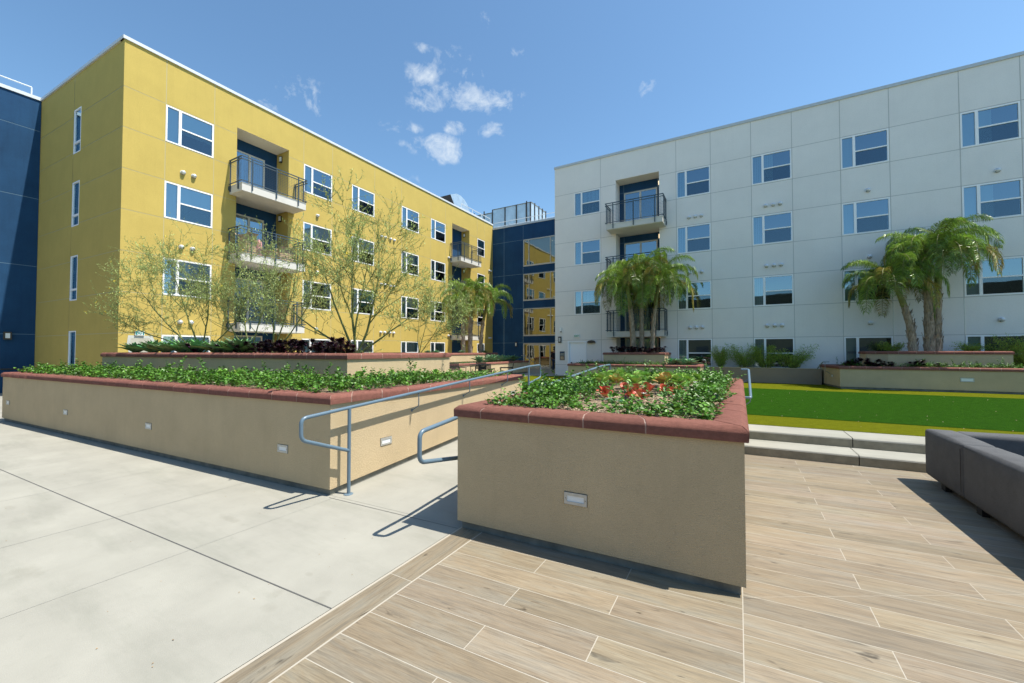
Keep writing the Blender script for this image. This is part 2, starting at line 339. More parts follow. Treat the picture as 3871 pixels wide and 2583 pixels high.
ORD = ['', 'first', 'second', 'third', 'fourth', 'fifth', 'sixth', 'seventh', 'eighth', 'ninth', 'tenth', 'eleventh', 'twelfth', 'thirteenth', 'fourteenth', 'fifteenth', 'sixteenth', 'seventeenth', 'eighteenth', 'nineteenth', 'twentieth', 'twenty-first', 'twenty-second', 'twenty-third', 'twenty-fourth']
T32 = math.tan(R(3.2)); S32, C32 = math.sin(R(3.2)), math.cos(R(3.2))
# ================================================================== BUILDINGS
class Fac:
    """a facade: u along the wall (to the right seen from the court), z up, w outwards"""
    def __init__(s, o, e, n): s.o = Vector(o); s.e = Vector(e); s.n = Vector(n)
    def P(s, u, z, w=0.0): return s.o + s.e * u + s.n * w + Vector((0, 0, z))
    def box(s, mb, u0, u1, z0, z1, w0, w1, m=None, c=(1, 1, 1)):
        mb.box((u0, z0, w0), (u1, z1, w1), m, T=lambda a, b, c_: s.P(a, b, c_), c=c)
    def quad(s, mb, u0, u1, z0, z1, w, m=None): mb.face([s.P(u0, z0, w), s.P(u1, z0, w), s.P(u1, z1, w), s.P(u0, z1, w)], m)
FY = Fac((-19.62, 0, 0), (0, 1, 0), (1, 0, 0))
FW = Fac((0, 23.165, 0), (1, 0, 0), (0, -1, 0))
FL = Fac((0, 30.8, 0), (1, 0, 0), (0, -1, 0))
FE = Fac((-19.62, 5.446, 0), (C32, S32, 0), (S32, -C32, 0))
FB = Fac((-27.95, 0, 0), (0, 1, 0), (1, 0, 0))
HW = 0.013
def wall_grid(mb, F, u0, u1, z0, z1, ops, uj, zj, mw, mj, reveal=None):
    """sheet with real openings (ua, ub, za, zb, depth) and recessed joint strips"""
    us = {u0, u1}; zs = {z0, z1}
    for (a, b, c, d, _) in ops: us |= {a, b}; zs |= {c, d}
    def okj(v, s): return all(abs(v - q) > HW * 1.01 for q in s)
    U = sorted(us | {j - HW for j in uj} | {j + HW for j in uj}); Z = sorted(zs | {j - HW for j in zj} | {j + HW for j in zj})
    U = [q for i, q in enumerate(U) if u0 <= q <= u1 and (i == 0 or q - U[i - 1] > 1e-4)]; Z = [q for i, q in enumerate(Z) if z0 <= q <= z1 and (i == 0 or q - Z[i - 1] > 1e-4)]
    for i in range(len(U) - 1):
        for k in range(len(Z) - 1):
            a, b, c, d = U[i], U[i + 1], Z[k], Z[k + 1]; uc, zc = (a + b) / 2, (c + d) / 2
            if any(o[0] < uc < o[1] and o[2] < zc < o[3] for o in ops): continue
            isj = any(abs(uc - j) < HW for j in uj) or any(abs(zc - j) < HW for j in zj)
            F.quad(mb, a, b, c, d, -0.004 if isj else 0.0, mj if isj else mw)
    for (a, b, c, d, dep) in ops:
        rm = reveal or mw
        mb.face([F.P(a, c, 0), F.P(a, d, 0), F.P(a, d, -dep), F.P(a, c, -dep)], mw); mb.face([F.P(b, c, 0), F.P(b, c, -dep), F.P(b, d, -dep), F.P(b, d, 0)], mw)
        mb.face([F.P(a, d, 0), F.P(b, d, 0), F.P(b, d, -dep), F.P(a, d, -dep)], rm if dep > 0.5 else mw); mb.face([F.P(a, c, 0), F.P(a, c, -dep), F.P(b, c, -dep), F.P(b, c, 0)], mw)
rw = random.Random(3)
def window(F, u0, u1, z0, z1, parent, style='three', blind=0, w=-0.012):
    """vinyl window, frame almost flush: narrow fixed light left, sash pair right; parts: frame > pane, blind, screen"""
    f = MB(); t = 0.052; g = 0.035
    F.box(f, u0, u1, z1 - t, z1, w - g, w + .018); F.box(f, u0, u1, z0, z0 + t, w - g, w + .022)
    F.box(f, u0, u0 + t, z0 + t, z1 - t, w - g, w + .018); F.box(f, u1 - t, u1, z0 + t, z1 - t, w - g, w + .018)
    W_ = u1 - u0; zm = z0 + (z1 - z0) * 0.49
    panes = []
    if style == 'three':
        ma, mb_ = u0 + W_ * 0.255, u0 + W_ * 0.255 + 0.095
        F.box(f, ma, mb_, z0 + t, z1 - t, w - g, w + .018)
        panes = [(u0 + t, ma, z0 + t, z1 - t), (mb_, u1 - t, zm, z1 - t), (mb_, u1 - t, z0 + t, zm)]
    else:
        mb_ = u0 + t
        panes = [(mb_, u1 - t, zm, z1 - t), (mb_, u1 - t, z0 + t, zm)]
    if style != 'ground_low': F.box(f, mb_, u1 - t, zm - 0.025, zm + 0.028, w - g, w + .014)
    fo = f.build('window', M['frame'], parent)
    p = MB()
    for q in panes: F.quad(p, *q, w - 0.02)
    p.build('pane', M['glass'], fo)
    s = MB(); q = panes[-1]; F.quad(s, q[0] + .01, q[1] - .02, q[2] + .01, q[3] - .03, w - 0.008); s.build('screen', M['screen'], fo)
    bl = MB()
    def slats(a, b, za, zb):
        n = max(2, int((b - a) / 0.085))
        for i in range(n):
            x0 = a + (b - a) * i / n; x1 = x0 + (b - a) / n * 0.93; tw = rw.uniform(0.008, 0.028)
            k = rw.uniform(0.86, 1.05)
            bl.face([F.P(x0, za, w - .09 - tw), F.P(x1, za, w - .09 + tw), F.P(x1, zb, w - .09 + tw), F.P(x0, zb, w - .09 - tw)], None, (k, k, k * 1.01))
    if blind == 1: slats(u0 + t, u1 - t, z0 + t, z1 - t)
    elif blind == 2: slats(u0 + t, u0 + W_ * .30, z0 + t, z1 - t)
    elif blind == 3: slats(u0 + t, u0 + W_ * .55, z0 + t, z1 - t)
    elif blind == 4:
        slats(u0 + t, u0 + W_ * .28, z0 + t, z1 - t); zb = z0 + (z1 - z0) * rw.uniform(.3, .6)
        bl.face([F.P(u0 + W_ * .3, zb, w - .07), F.P(u1 - t, zb, w - .07), F.P(u1 - t, z1 - t, w - .07), F.P(u0 + W_ * .3, z1 - t, w - .07)], None, (1.02, 1.02, 1.02))
    if bl.f: bl.build('blind', M['blind'], fo)
    return fo
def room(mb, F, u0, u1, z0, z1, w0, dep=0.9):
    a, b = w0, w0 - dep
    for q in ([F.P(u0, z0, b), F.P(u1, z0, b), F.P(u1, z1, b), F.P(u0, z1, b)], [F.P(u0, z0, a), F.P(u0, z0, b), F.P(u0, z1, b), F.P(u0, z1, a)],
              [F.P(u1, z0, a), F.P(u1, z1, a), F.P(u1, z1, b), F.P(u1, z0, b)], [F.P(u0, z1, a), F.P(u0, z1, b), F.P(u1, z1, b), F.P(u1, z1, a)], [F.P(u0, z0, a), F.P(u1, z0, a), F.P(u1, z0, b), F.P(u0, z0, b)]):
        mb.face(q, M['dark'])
def vent(F, u, z, parent, r=0.082):
    v = MB(); c = F.P(u, z, 0.0)
    A = Matrix((F.e, Vector((0, 0, 1)), F.n)).transposed()
    v.lathe([(r * 1.12, 0.002), (r * 1.12, 0.018), (r, 0.02), (r, 0.05), (r * .93, 0.085), (r * .7, 0.118), (r * .3, 0.135)], c, M['vent'], 14, A)
    o = v.build('vent', M['vent'], parent, auto=40)
    h = MB()  # the dark hooded mouth on its underside
    A2 = Matrix((F.e, (F.n * 0.82 + Vector((0, 0, 1)) * 0.57), (F.n * 0.57 - Vector((0, 0, 1)) * 0.82))).transposed()
    h.lathe([(r * .80, 0.0), (r * .80, 0.012), (r * .72, 0.014)], c + F.n * 0.072 - Vector((0, 0, r * .50)), M['black'], 12, A2)
    h.build('vent_mouth', M['black'], o)
def wall_lamp(F, p, parent, lit=False):
    m = MB(); x, y, z = p
    T = lambda a, b, c: F.P(x + a, z + b, y + c)
    m.box((-.07, -.14, 0), (.07, .14, .05), M['black'], T); m.box((-.075, .12, .0), (.075, .15, .11), M['black'], T); m.box((-.075, -.15, .0), (.075, -.12, .11), M['black'], T)
    o = m.build('lamp', M['black'], parent)
    g = MB(); g.box((-.062, -.118, .05), (.062, .118, .10), None, T); g.build('lamp_glass', M['amber'] if lit else M['lens'], o)
def door_unit(F, u0, u1, z0, z1, parent, w, blind=True):
    f = MB(); t = 0.07; um = (u0 + u1) / 2
    F.box(f, u0, u1, z1 - t, z1, w, w + .05); F.box(f, u0, u1, z0, z0 + .05, w, w + .05)
    F.box(f, u0, u0 + t, z0 + .05, z1 - t, w, w + .05); F.box(f, u1 - t, u1, z0 + .05, z1 - t, w, w + .05); F.box(f, um - .05, um + .05, z0 + .05, z1 - t, w, w + .05)
    fo = f.build('balcony_door', M['doorframe'] if not blind == 'w' else M['frame'], parent)
    p = MB(); F.quad(p, u0 + t, um - .05, z0 + .05, z1 - t, w + .02); F.quad(p, um + .05, u1 - t, z0 + .05, z1 - t, w + .02); p.build('pane', M['glass'], fo)
    b = MB(); n = 9
    for i in range(n * 2):
        x0 = u0 + t + (u1 - u0 - 2 * t) * i / (2 * n)
        if n - 4 < i < n + 3: continue
        k = rw.uniform(.85, 1.05); b.face([F.P(x0, z0 + .06, w - .06), F.P(x0 + .085, z0 + .06, w - .04), F.P(x0 + .085, z1 - t, w - .04), F.P(x0, z1 - t, w - .06)], None, (k, k, k))
    b.build('blind', M['blind'], fo)
def balcony(F, u0, u1, zt, pr, parent, thick=0.36, rh=1.13, end_gap=True, posts=(0.14, 0.50, 0.86), skew=0.0):
    """slab with drip edge, square post railing with two top rails and a wire mesh infill"""
    s = MB(); zb = zt - thick
    F.box(s, u0, u1, zb, zt - .045, 0.0, pr); F.box(s, u0 - .012, u1 + .012, zt - .045, zt, 0.0, pr + .014)
    F.box(s, u0 + .08, u1 - .08, zb - .018, zb, 0.06, pr - .08)
    so_ = s.build('balcony', M['slab'], parent)
    r = MB(); h = 0.024; e = pr + .03; ztop = zt + rh
    def post(u, w, z0=None): F.box(r, u - .022, u + .022, (z0 if z0 is not None else zt - .27), ztop - .03, w - .022, w + .022)
    for k in posts: post(u0 + (u1 - u0) * k, e)
    post(u0 - .03, e - .30); post(u1 + .03, e - .30)
    post(u0 - .03, .10); post(u1 + .03, .10)
    ov = .05
    for (z_, hh) in ((ztop, .024), (ztop - .12, .02), (zt + .07, .02)):
        F.box(r, u0 - ov, u1 + ov, z_ - hh, z_ + hh * .6, e - h, e + h)
        for uu in (u0 - .03, u1 + .03): F.box(r, uu - h, uu + h, z_ - hh, z_ + hh * .6, .02, e - h)
    for uu in (u0 - .03, u1 + .03): F.box(r, uu - .03, uu + .03, zt - .20, zt - .02, 0, .012)
    ro = r.build('railing', M['brail'], so_)
    g = MB(); q = 0.003
    na = int((u1 - u0) / .085)
    for i in range(1, na):
        u = u0 + (u1 - u0) * i / na; F.box(g, u - q, u + q, zt + .09, ztop - .13, e - q, e + q)
    for i in range(1, 12):
        z_ = zt + .09 + (rh - .22) * i / 12; F.box(g, u0, u1, z_ - q, z_ + q, e - q, e + q)
        for uu in (u0 - .03, u1 + .03): F.box(g, uu - q, uu + q, z_ - q, z_ + q, .1, e)
    for i in range(1, 11):
        for uu in (u0 - .03, u1 + .03): F.box(g, uu - q, uu + q, zt + .09, ztop - .13, e * i / 11 - q, e * i / 11 + q)
    g.build('mesh_panel', M['brail'], so_)
    return so_
FLZ = (9.17, 6.12, 3.07)     # balcony floors
HEAD = (11.62, 8.57, 5.52, 2.47)
ROOF = 13.42
# ---- yellow building -------------------------------------------------
yb = empty('apartment_building', (-19.62, 5.446, 0), 'long yellow stucco apartment block with four storeys and white roof edge', 'building')
def chp(o, p):   # keep world placement when the parent Empty is off the origin
    o.parent = p; o.matrix_parent_inverse = Matrix.Translation(p.location).inverted(); return o
class Par:  # parent proxy
    pass
def seat(root):
    for ch in root.children: ch.matrix_parent_inverse = Matrix.Translation(root.location).inverted()
w = MB(); w.mi(M['yellow'])
WY = [(6.70, 8.35), (12.46, 14.11), (15.43, 17.08), (19.40, 21.05), (22.33, 23.98), (28.32, 29.45)]
ops = []
for (a, b) in WY:
    for k, z in enumerate(HEAD): ops.append((a, b, z - 1.46 if k < 3 else z - 1.46, z, .06))
R1 = (9.27, 11.65); R2 = (24.83, 27.14); DEP = 1.05; DEP2 = .82
ops.append((R1[0], R1[1], 0.30, 11.97, DEP)); ops.append((R2[0], R2[1], 0.30, 11.97, DEP2))
ujs = [6.70, 8.37, 12.44, 14.13, 17.10, 19.38, 22.31, 24.0, 28.30, 29.47]
zjs = [11.65, 10.13, 8.60, 7.08, 5.55, 4.03, 2.50, 0.98]
wall_grid(w, FY, 5.446, 30.8, -.1, ROOF, ops, ujs, zjs, M['yellow'], M['yjoint'], M['wsoffit'])
# shaded end wall with slit windows
EU = [(-4.52, -3.80)]
ope = [(-4.52, -3.80, z - 1.86, z, .06) for z in (11.93, 8.86, 5.77, 2.66)]
wall_grid(w, FE, -8.36, 0, -.1, ROOF, ope, [-4.55], zjs, M['yellow'], M['yjoint'])
# the rest of the mass
w.face([(-19.62, 30.8, -.1), (-34, 30.8, -.1), (-34, 30.8, ROOF), (-19.62, 30.8, ROOF)], M['yellow'])
w.face([(-34, 30.8, -.1), (-34, 4.64, -.1), (-34, 4.64, ROOF), (-34, 30.8, ROOF)], M['yellow'])
e_ = FE.P(-8.36, 0, 0); w.face([(-34, 4.64, -.1), (e_.x, e_.y, -.1), (e_.x, e_.y, ROOF), (-34, 4.64, ROOF)], M['yellow'])
w.face([(-19.62, 5.446, ROOF - .25), (-19.62, 30.8, ROOF - .25), (-34, 30.8, ROOF - .25), (-34, 4.64, ROOF - .25)], M['coping_g'])
for (a, b) in WY:
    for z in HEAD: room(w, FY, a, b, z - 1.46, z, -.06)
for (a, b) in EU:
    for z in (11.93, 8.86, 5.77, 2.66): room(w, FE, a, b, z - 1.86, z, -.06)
w.build('wall', M['yellow'], yb)
for (a, b), dp, dz in ((R1, DEP, 11.50), (R2, DEP2, 11.45)):
    rc = MB()   # recess back in dark blue
    FY.quad(rc, a, b, 0.3, 11.97, -dp + .002, M['blue'])
    for zf in FLZ + (0.33,): FY.box(rc, a + .002, b - .002, zf - .30, zf - .002, -dp + .004, -.001, M['slab'])
    rc.build('recess_wall', M['blue'], yb)
bst = {0: (4, 2, 4, 3, 2, 1), 1: (1, 3, 4, 1, 3, 2), 2: (3, 2, 4, 1, 2, 2), 3: (1, 1, 3, 1, 1, 4)}
for i, (a, b) in enumerate(WY):
    for k, z in enumerate(HEAD):
        window(FY, a, b, z - 1.46, z, yb, 'three' if i < 5 else 'two', bst[k][i])
def slit(F, a, b, z0, z1, par):
    f = MB(); t = .045; g = .03; zz = [z0, z0 + (z1 - z0) * .22]
    F.box(f, a, b, z1 - t, z1, -g - .02, .006); F.box(f, a, b, z0, z0 + t, -g - .02, .006)
    F.box(f, a, a + t, z0 + t, z1 - t, -g - .02, .006); F.box(f, b - t, b, z0 + t, z1 - t, -g - .02, .006); F.box(f, a + t, b - t, z0 + .42, z0 + .49, -g - .02, .004)
    fo = f.build('window', M['frame'], par); p = MB(); F.quad(p, a + t, b - t, z0 + t, z1 - t, -.03); p.build('pane', M['glass'], fo)
    s = MB(); F.quad(s, a + t, b - t, z0 + t, z1 - t, -.10); s.build('blind', M['blind'], fo)
for z in (11.93, 8.86, 5.77, 2.66): slit(FE, -4.52, -3.80, z - 1.86, z, yb)
for zf in FLZ:
    balcony(FY, 9.0, 11.92, zf, 1.04, yb); balcony(FY, 24.62, 27.38, zf, 1.04, yb)
for zf in FLZ + (.33,):
    door_unit(FY, 9.62, 11.02, zf + .02, zf + 2.25, yb, -DEP + .01)
    door_unit(FY, 24.95, 25.75, zf + .02, zf + 2.25, yb, -DEP2 + .01, 'w')
    # lamp on the far cheek of each recess, facing the near side
    Fc = Fac((-19.62, 11.65, 0), (1, 0, 0), (0, -1, 0)); wall_lamp(Fc, (-.62, 0, zf + 2.45), yb)
    Fc = Fac((-19.62, 27.14, 0), (1, 0, 0), (0, -1, 0)); wall_lamp(Fc, (-.5, 0, zf + 2.45), yb)
for z in (9.11, 6.06, 3.01):
    for u in (7.28, 7.655, 13.24, 17.64, 17.96, 18.40, 18.72, 24.36, 30.15, 30.42): vent(FY, u, z, yb)
cp = MB(); FY.box(cp, 5.446 - .05, 30.8, ROOF - .02, ROOF + .10, -.3, .055, M['coping_w']); FE.box(cp, -8.36, -.001, ROOF - .02, ROOF + .10, -.3, .055, M['coping_w'])
cp.build('roof_edge', M['coping_w'], yb)
# patched wall repair near the corner, with the exit sign above it
pa = MB(); pts = [(5.72, 2.42), (6.42, 2.42), (6.50, 2.2), (6.47, 1.85), (6.36, 1.68), (5.95, 1.66), (5.75, 1.78), (5.68, 2.05)]
pa.face([FY.P(u, z, .006) for u, z in pts], M['patch2'])
pa.face([FY.P(6.09 + (u - 6.09) * .78, 2.08 + (z - 2.08) * .72, .010) for u, z in pts], M['patch']); pa.build('plaster_patch', M['patch'], yb)
seat(yb)
# ---- blue building at the left ---------------------------------------
lb = empty('blue_building', (-27.95, 0, 0), 'dark blue stucco block at the left edge of the court, half in shadow', 'building')
w = MB(); BJ = [11.97, 8.82, 5.70, 2.59, 1.04]
wall_grid(w, FB, -22, 4.96, -.1, ROOF, [], [], BJ, M['blue'], M['bjoint'])
w.face([(-27.95, -22, ROOF - .3), (-27.95, 4.96, ROOF - .3), (-40, 4.96, ROOF - .3), (-40, -22, ROOF - .3)], M['coping_g'])
w.face([(-40, -22, -.1), (-27.95, -22, -.1), (-27.95, -22, ROOF), (-40, -22, ROOF)], M['blue'])
w.build('wall', M['blue'], lb)
cp = MB(); FB.box(cp, -22, 4.96, ROOF - .02, ROOF + .13, -.3, .05); cp.build('roof_edge', M['coping_w'], lb)
l_ = MB(); FB.box(l_, 4.05, 4.28, 2.34, 2.68, 0, .10); lo = l_.build('lamp', M['bronze'], lb); l2 = MB(); FB.box(l2, 4.10, 4.23, 2.40, 2.62, .10, .115); l2.build('lamp_glass', M['lens'], lo)
b_ = MB(); b_.tube([FB.P(4.0, 1.04, .04), FB.P(4.9, 1.04, .04)], .025, 6); b_.build('conduit', M['bronze'], lb)
seat(lb)
# ---- blue link between the wings -------------------------------------
kb = empty('glazed_link_building', (-15, 30.8, 0), 'dark blue stairwell link with three wide windows and glass entrance doors', 'building')
w = MB(); WX0, WX1 = -16.40, -9.2
LW = [(9.40, 10.72 + .95), (6.24, 8.60), (3.15, 5.55)]
LW = [(9.30, 11.62), (6.26, 8.58), (3.17, 5.53)]
ops = [(WX0, WX1, a, b, .08) for a, b in LW] + [(WX0, WX1, .24, 2.50, .08)]
wall_grid(w, FL, -19.62, -9.2, -.1, 13.0, ops, [-18.40, -16.43], [11.65, 8.62, 5.57, 2.54], M['blue'], M['bjoint'])
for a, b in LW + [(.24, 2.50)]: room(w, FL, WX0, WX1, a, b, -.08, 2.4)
w.face([(-19.62, 30.8, 12.8), (-9.2, 30.8, 12.8), (-9.2, 50, 12.8), (-19.62, 50, 12.8)], M['coping_g'])
w.build('wall', M['blue'], kb)
for a, b in LW:
    f = MB(); t = .07
    for (p, q, r_, s_) in ((WX0, WX1, b - t, b), (WX0, WX1, a - .05, a + t)): FL.box(f, p, q, r_, s_, -.05, .03)
    for x in (WX0 + .035, -15.86, -13.80, -10.4): FL.box(f, x - .035, x + .035, a + t, b - t, -.05, .025)
    fo = f.build('window', M['doorframe'], kb); p = MB(); FL.quad(p, WX0 + .07, WX1, a + t, b - t, -.02); p.build('pane', M['glass_big'], fo)
    c_ = MB(); c_.lathe([(.09, 0), (.09, .02)], (-14.1, 31.9, b - .10), None, 12); c_.build('ceiling_light', M['amber'], fo)
f = MB()
FL.box(f, WX0, WX1, 2.42, 2.50, -.05, .03)
for x in (WX0 + .035, -15.83, -14.83, -13.86): FL.box(f, x - .05, x + .05, .24, 2.42, -.05, .025)
FL.box(f, -15.78, -14.88, .24, .50, -.04, .02); FL.box(f, -14.78, -13.91, .24, .50, -.04, .02); FL.box(f, -15.78, -13.91, 2.31, 2.42, -.04, .02)
fo = f.build('entrance_door', M['doorframe'], kb); p = MB(); FL.quad(p, WX0 + .07, WX1, .24, 2.42, -.02); p.build('pane', M['glass_big'], fo)
h = MB()
for x in (-14.95, -14.70): h.tube([FL.P(x, 1.0, .03), FL.P(x, 1.0, .09), FL.P(x, 1.35, .09), FL.P(x, 1.35, .03)], .014, 6)
h.build('handle', M['bronze'], fo)
l_ = MB(); FL.box(l_, -17.20, -17.03, 2.20, 2.62, 0, .10); lo = l_.build('lamp', M['bronze'], kb); l2 = MB(); FL.box(l2, -17.17, -17.06, 2.28, 2.54, .10, .112); l2.build('lamp_glass', M['lens'], lo)
cp = MB(); FL.box(cp, -19.62, -9.2, 12.98, 13.14, -.3, .05); cp.build('roof_edge', M['coping_g'], kb)
seat(kb)
# ---- pale wing --------------------------------------------------------
wb = empty('pale_building', (-10.07, 23.165, 0), 'pale grey stucco apartment wing with square panel joints on the right', 'building')
w = MB(); WW = [(-8.76, -7.11), (-2.85, -1.20), (0.67, 2.32), (4.18, 5.83), (8.03, 9.68), (13.2, 14.85)]
ops = []
for (a, b) in WW:
    for k, z in enumerate(HEAD):
        if a < -8 and k == 3: continue
        ops.append((a, b, z - 1.46, z + (.16 if k == 3 else 0) - .03, .06) if False else (a, b, z - 1.46, z, .06))
RW = (-6.19, -3.76); ops.append((RW[0], RW[1], .3, 11.88, .9)); ops.append((-9.22, -8.02, .3, 2.43, .14))
ujs = [-8.78, -7.09, -2.87, -1.18, .65, 2.34, 4.16, 5.85, 8.01, 9.70, 13.18, 14.87]
ops = [o for o in ops]
wall_grid(w, FW, -10.07, 26, -.1, ROOF, ops, [j for j in ujs if j != -8.78], zjs, M['white'], M['wjoint'], M['wsoffit'])
w.face([(-10.07, 23.165, -.1), (-10.07, 45, -.1), (-10.07, 45, ROOF), (-10.07, 23.165, ROOF)], M['white'])
w.face([(26, 23.165, -.1), (26, 45, -.1), (26, 45, ROOF), (26, 23.165, ROOF)], M['white'])
w.face([(-10.07, 23.165, ROOF - .3), (26, 23.165, ROOF - .3), (26, 45, ROOF - .3), (-10.07, 45, ROOF - .3)], M['coping_g'])
for (a, b) in WW:
    for k, z in enumerate(HEAD):
        if a < -8 and k == 3: continue
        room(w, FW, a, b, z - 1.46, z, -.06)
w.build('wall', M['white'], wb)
rc = MB(); FW.quad(rc, RW[0], RW[1], .3, 11.88, -.898, M['blue'])
for zf in FLZ: FW.box(rc, RW[0] + .002, RW[1] - .002, zf - .45, zf - .15, -.896, -.001, M['slab'])
for zf in (9.02, 5.97, 2.92, .1):
    for uu in (-5.93, -3.98): FW.box(rc, uu - .012, uu + .012, zf, zf + 2.85, -.897, -.890, M['bjoint'])
    FW.box(rc, RW[0], RW[1], zf + 2.36, zf + 2.38, -.897, -.891, M['bjoint'])
rc.build('recess_wall', M['blue'], wb)
bsw = {0: (1, 2, 3, 2, 3, 1), 1: (2, 2, 2, 2, 3, 1), 2: (1, 2, 2, 3, 2, 1), 3: (0, 2, 2, 2, 2, 1)}
for i, (a, b) in enumerate(WW):
    for k, z in enumerate(HEAD):
        if a < -8 and k == 3: continue
        window(FW, a, b, z - 1.46, z, wb, 'three', bsw[k][i])
for zf in (9.02, 5.97, 2.92):
    balcony(FW, -6.46, -3.42, zf, 1.04, wb, thick=.31, rh=1.17, posts=(.13, .5, .87))
for zf in (9.04, 5.99, 2.94, .36):
    door_unit(FW, -5.90, -4.0, zf, zf + 2.30, wb, -.885)
    Fc = Fac((-3.76, 23.165, 0), (0, 1, 0), (-1, 0, 0)); wall_lamp(Fc, (.45, 0, zf + 2.35), wb, lit=True)
for z in (9.02, 6.03, 3.08):
    for u in (-2.24, -1.93, -1.64, 1.24, 1.55, 1.84, 5.10, 9.02): vent(FW, u, z, wb, .088)
cp = MB(); FW.box(cp, -10.07 - .03, 26, ROOF - .02, ROOF + .12, -.3, .05); cp.build('roof_edge', M['coping_g'], wb)
# service door
d = MB(); FW.box(d, -9.22, -8.02, 2.35, 2.43, -.10, .02); FW.box(d, -9.22, -9.14, .3, 2.35, -.10, .02); FW.box(d, -8.10, -8.02, .3, 2.35, -.10, .02); FW.box(d, -9.14, -8.10, .3, 2.35, -.14, -.075, M['doorw'])
do = d.build('service_door', M['doorw'], wb)
h = MB(); FW.box(h, -9.02, -8.20, 1.12, 1.17, -.075, -.045, M['signw']); h.lathe([(.055, 0), (.055, .03), (.03, .05)], FW.P(-9.0, 1.10, -.075), M['bronze'], 12, Matrix((FW.e, Vector((0, 0, 1)), FW.n)).transposed()); h.build('handle', M['bronze'], do)
seat(wb)
# ---- building across the court, behind the photographer (seen only as reflections)
sb = empty('facing_building', (-6, -26, 0), 'olive block across the court, mirrored in the window glass', 'building')
M['olive'] = mat('olive_stucco', (0.085, 0.085, 0.06), 0.9, 0.1, 1)
w = MB(); w.box((-40, -36, -.1), (34, -26, 10.4), M['olive']); w.build('wall', M['olive'], sb)
f = MB()
for i in range(14):
    for z in (1.0, 4.05, 7.1): f.box((-26 + i * 4, -25.99, z), (-24.2 + i * 4, -25.97, z + 1.5), M['dark'])
f.build('window', M['dark'], sb); seat(sb)

# ================================================================== THINGS ON WALLS AND ROOFS
def text_mesh(txt, size, mat_, F, u, z, w, parent, name='lettering', ext=.002, sx=1.0, bold=0.0):
    cu = bpy.data.curves.new('t', 'FONT'); cu.body = txt; cu.size = size; cu.extrude = ext; cu.align_x = 'CENTER'; cu.align_y = 'CENTER'; cu.offset = bold
    o = bpy.data.objects.new('t', cu); COL.objects.link(o); bpy.context.view_layer.update()
    me = bpy.data.meshes.new_from_object(o.evaluated_get(bpy.context.evaluated_depsgraph_get())); bpy.data.objects.remove(o)
    for v in me.vertices: v.co = F.P(u + v.co.x * sx, z + v.co.y, w + v.co.z)
    me.materials.clear(); me.materials.append(mat_); n = bpy.data.objects.new(name, me); COL.objects.link(n); n.parent = parent
    return n
def exit_sign(F, u0, u1, z0, z1, lm, label, border=None):
    m = MB(); F.box(m, u0, u1, z0, z1, .0, .06); o = m.build('exit_sign', M['signw']); tag(o, label, 'exit sign', 'exit signs on the walls')
    if border:
        b = MB(); t = .03; F.box(b, u0 + .015, u0 + .05, z0 + .015, z1 - .015, .06, .064); F.box(b, u1 - .05, u1 - .015, z0 + .015, z1 - .015, .06, .064); b.build('sign_border', lm, o)
    text_mesh('EXIT', (z1 - z0) * .98, lm, F, (u0 + u1) / 2, (z0 + z1) / 2, .064, o, sx=(.78 if border else .88), bold=.004)
exit_sign(FY, 5.90, 6.17, 2.425, 2.59, M['signt'], 'teal lettered EXIT sign above the grey patch on the yellow wall', True)
exit_sign(FW, -8.77, -8.46, 2.66, 2.83, M['signg'], 'small green lettered EXIT sign above the white door')
m = MB(); FW.box(m, -9.83, -9.64, 2.34, 2.73, 0, .09); o = m.build('wall_lamp', M['bronze']); tag(o, 'slim bronze box lamp beside the pale wing corner', 'wall lamp')
m = MB(); FW.box(m, -9.79, -9.68, 2.42, 2.65, .09, .10); g = m.build('lamp_glass', M['lens'], o)
m = MB(); m.tube([FW.P(-9.77, 2.44, .11), FW.P(-9.70, 2.54, .11), FW.P(-9.77, 2.63, .11)], .006, 5); m.tube([FW.P(-9.70, 2.44, .11), FW.P(-9.77, 2.54, .11), FW.P(-9.70, 2.63, .11)], .006, 5); m.build('grille', M['bronze'], o)
m = MB(); pr = [(-.24, 0), (.24, 0)] + [(.24 * math.cos(t * math.pi / 10), .06 + .11 * math.sin(t * math.pi / 10)) for t in range(11)]
ring = [(u, z) for u, z in pr]
vs = [FW.P(-7.69 + u, 2.31 + z, 0) for u, z in ring] + [FW.P(-7.69 + u * .9, 2.31 + z * .9, .17) for u, z in ring]; n_ = len(ring)
m.shared(vs, [(i, (i + 1) % n_, n_ + (i + 1) % n_, n_ + i) for i in range(n_)] + [tuple(range(n_, 2 * n_))], M['bronze'])
o = m.build('wall_lamp', M['bronze'], fix=True); tag(o, 'dark half round hooded lamp right of the white door', 'wall lamp')
m = MB(); FW.box(m, -9.74, -9.62, 3.06, 3.28, 0, .09, M['signw']); o = m.build('security_camera', M['signw']); tag(o, 'white box camera high on the pale wall by the corner', 'camera')
m = MB(); m.lathe([(.035, 0), (.05, .03), (.03, .07)], FW.P(-9.66, 3.0, .05), M['black'], 10); m.build('camera_lens', M['black'], o)
m = MB(); FW.box(m, -9.75, -9.43, 1.26, 1.80, 0, .02); o = m.build('notice_board', M['bronze']); tag(o, 'framed dark notice on the pale wall left of the white door', 'notice')
m = MB(); FW.box(m, -9.73, -9.45, 1.73, 1.78, .02, .024, M['blue']); FW.box(m, -9.73, -9.45, 1.52, 1.71, .02, .023, M['plinth']); FW.box(m, -9.70, -9.48, 1.30, 1.49, .02, .024, M['card'])
for i in range(5): FW.box(m, -9.69, -9.69 + (.12, .2, .16, .19, .1)[i], 1.67 - i * .028, 1.677 - i * .028, .023, .026, M['patch2'])
m.build('notice_sheet', M['plinth'], o)
